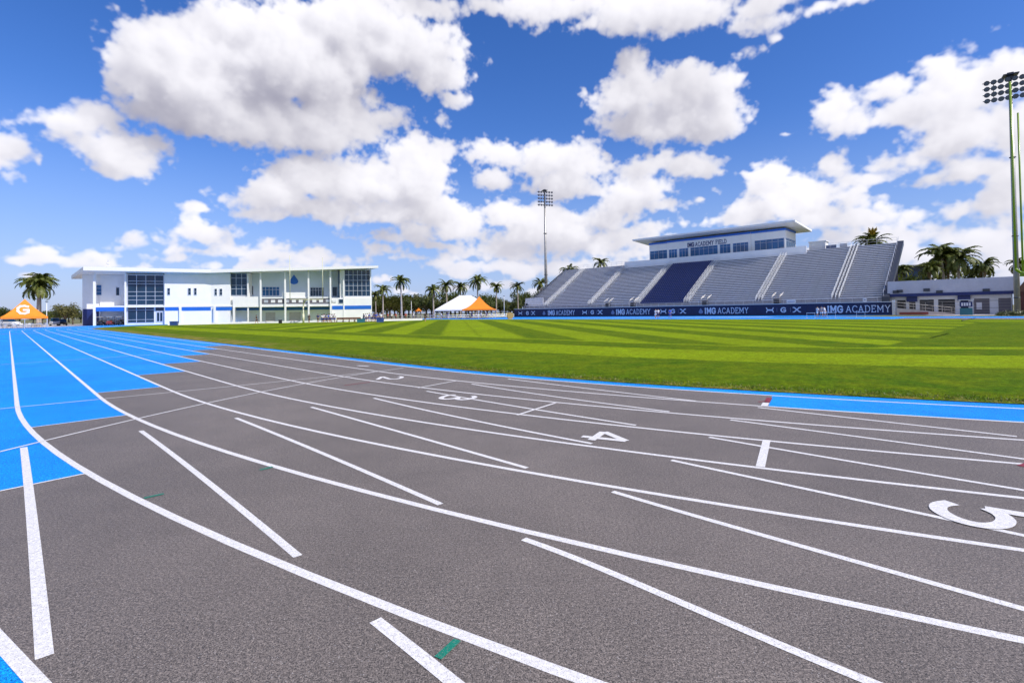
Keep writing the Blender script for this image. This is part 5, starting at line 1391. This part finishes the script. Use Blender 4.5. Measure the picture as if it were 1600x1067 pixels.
# planting at the foot of the tower
def shrub(px, Y, r, label, seed):
    rg = random.Random(seed); o = empty('shrub', GP(px, Y), label=label, category='shrub', group='shrubs at the tower foot'); g = GP(px, Y); mb = MB()
    for i in range(420):
        d = Vector((rg.gauss(0, 1), rg.gauss(0, 1), abs(rg.gauss(0, .8)))).normalized()*r*rg.uniform(.4, 1.05); p = g+Vector((d.x*1.3, d.y*1.3, d.z+.1)); a = Vector((rg.gauss(0, 1), rg.gauss(0, 1), rg.gauss(0, 1))).normalized(); b = a.orthogonal().normalized(); s = rg.uniform(.06, .13)
        mb.face([p-a*s, p+b*s*.7, p+a*s, p-b*s*.7], 'leaf')
    mb.build('foliage', o); mb = MB(); mb.tube(g, g+Vector((0, 0, r*.6)), .04, .02, 'bark', 5); mb.build('stem', o)
for i, (px, r, w) in enumerate(((1565, .55, 'leftmost of the row'), (1574, .7, 'left of the tower foot'), (1583, .6, 'touching the tower on its left'), (1594, .7, 'right of the tower foot'), (1603, .7, 'at the very edge'))):
    shrub(px, 73.5, r, 'dark low shrub by the right floodlight tower, %s' % w, i)
# concrete apron right, low pale wall line in front of the clubhouse
mb = MB(); a, b, c, d = G(1478, 493.6), G(1760, 489.6), GP(1760, 92), GP(1395, 104)
mb.face([(a.x, a.y, .012), (b.x, b.y, .012), (c.x, c.y, .012), (d.x, d.y, .012)], 'concrete'); mb.build('concrete_apron', kind='structure', label='pale concrete apron right of the grandstand', category='apron')
mb = MB(); q = [ST.tf(A_BEG-3, -16, .008), ST.tf(A_END-8, -13, .008), ST.tf(A_END+2, .0, .008), ST.tf(A_BEG-3, .0, .008)]
mb.face([tuple(v) for v in q], 'blue'); mb.build('blue_apron', kind='structure', label='blue rubber apron between the far straight and the banner wall', category='apron')
mb = MB(); q = [GP(-40, 93), GP(120, 99), GP(330, 112), GP(620, 118), GP(620, 140), GP(330, 150), GP(120, 150), GP(-60, 150)]
mb.face([(v.x, v.y, -.012) for v in q], 'concrete'); mb.build('forecourt', kind='structure', label='pale pinkish concrete forecourt before the clubhouse', category='forecourt')
kb = empty('low_wall', GP(400, 112), label='low white wall running along the far bend before the clubhouse', category='wall')
pts = [GP(px, Y) for px, Y in ((262, 100), (330, 103.5), (400, 106), (470, 108), (540, 110), (600, 113), (660, 117))]
mb = MB()
for a, b in zip(pts, pts[1:]):
    e_ = (b-a).normalized(); n_ = Vector((-e_.y, e_.x, 0))*.2; u = Vector((0, 0, .42)); mb.hexa([a, b, b+n_, a+n_, a+u, b+u, b+n_+u, a+n_+u], 'white')
mb.build('wall', kb)
# blue box by the wall, bench seats and boxes by the players
def crate(px, Y, w, d, h, m, name, label, cat, lidm=None):
    g = GP(px, Y); t = empty(name, g, .3, label=label, category=cat); mb = MB(); mb.hexa([(-w*.46, -d*.46, 0), (w*.46, -d*.46, 0), (w*.46, d*.46, 0), (-w*.46, d*.46, 0), (-w/2, -d/2, h), (w/2, -d/2, h), (w/2, d/2, h), (-w/2, d/2, h)], m); mb.build('bin_body', t, local=True)
    mb = MB(); mb.box(-w*.53, w*.53, -d*.53, d*.53, h+.002, h+.07, lidm or m); mb.box(-.15, .15, -d*.58, -d*.531, h+.01, h+.05, 'rubberblk'); mb.build('lid', t, local=True)
crate(272, 97, 1.25, .9, .75, 'bluepaint', 'storage_bin', 'blue storage bin with lid by the edge of the grass before the clubhouse', 'bin')
crate(438, 101, .6, .6, .7, 'rubberblk', 'rubbish_bin', 'small dark bin on the path between two clubhouse columns', 'bin')
crate(564, 99, 1.5, .9, .7, 'teal', 'equipment_box', 'teal equipment box at the left of the player crowd', 'box')
crate(594, 98, 1.4, .8, .75, 'bluepaint', 'cool_box', 'bright blue cool box at the right of the player crowd', 'box', 'CLr')if False else crate(594, 98, 1.4, .8, .75, 'bluepaint', 'cool_box', 'bright blue cool box at the right of the player crowd', 'box')
def bench(px, Y, label):
    g = GP(px, Y); t = empty('wooden_bench', g, .1, label=label, category='bench', group='brown benches behind the players'); mb = MB(); mb.box(-.7, .7, -.2, .2, .42, .48, 'wood'); mb.build('seat', t, local=True)
    mb = MB(); mb.box(-.7, .7, .18, .23, .6, 1.0, 'wood'); mb.build('backrest', t, local=True)
    for x in (-.6, .6): mb = MB(); mb.box(x-.04, x+.04, -.18, .22, 0, .42, 'wood'); mb.box(x-.04, x+.04, .18, .229, .42, .6, 'wood'); mb.build('leg', t, local=True)
for px, w in ((531, 'first from the left'), (541, 'second from the left'), (550, 'third from the left'), (558, 'nearest the teal box')): bench(px, 106, 'brown timber bench with back behind the players, %s' % w)
g = GP(797, 118); t = empty('hose_reel', g, label='round yellow brown hose reel standing left of the banner wall', category='hose reel'); mb = MB()
for y in (-.25, .25): mb.tube((0, y-.02, .75), (0, y+.02, .75), .75, .75, mat('ochre_paint', (.38, .24, .06), .6), 20)
mb.build('wheel', t, local=True); mb = MB(); mb.tube((0, -.22, .75), (0, .22, .75), .5, .5, mat('ochre_hose', (.30, .20, .07), .7), 16); mb.build('hose', t, local=True); mb = MB(); mb.box(-.6, .6, -.4, .4, 0, .08, 'steel'); mb.build('base', t, local=True); t.rotation_euler = (0, 0, .3)
# slim street lamps
for px, Y, yt, lb_ in ((73, 112, 472, 'slim white lamp post just right of the far left orange tent'), (443, 0, 0, ''), (788, 150, 463, 'slim lamp post left of the banner wall'), (643, 165, 470, 'slim lamp post among the trees left of the marquee')):
    if not Y: continue
    g = GP(px, Y); h = D(px, yt, Y).z; t = empty('street_lamp', g, label=lb_, category='street lamp', group='slim street lamps'); mb = MB(); mb.tube(g, g+Vector((0, 0, h)), .08, .05, 'white_metal', 8); mb.build('pole', t, True); mb = MB(); mb.box(g.x-.25, g.x+.25, g.y-.12, g.y+.12, h, h+.12, 'lamp'); mb.build('lamp_head', t)
# low hurdle and ball trolley before the banner, corner stick on the grass
def hurdle(px, Y, rz, label):
    g = GP(px, Y); t = empty('hurdle', g, rz, label=label, category='hurdle', group='hurdles before the banner'); mb = MB(); mb.box(-.6, .6, -.02, .02, .72, .80, 'whitepaint'); mb.build('bar', t, local=True)
    for x in (-.55, .55): mb = MB(); mb.tube((x, 0, 0), (x, 0, .72), .02, .02, 'rail', 6); mb.box(x-.03, x+.03, -.35, .35, 0, .05, 'rail'); mb.build('leg', t, local=True)
for px, w in ((1267, 'leftmost'), (1299, 'middle'), (1345, 'rightmost')): hurdle(px, 80, -.75, 'white track hurdle before the last printed name, %s of three' % w)
g0, g1 = G(1503, 502.3), G(1524, 498.2); mb = MB(); mb.tube(g0+Vector((0, 0, .09)), g1+Vector((0, 0, .09)), .05, .05, 'blackpaint', 8); mb.build('irrigation_pipe', label='thin black pipe lying on the grass at the right', category='pipe')
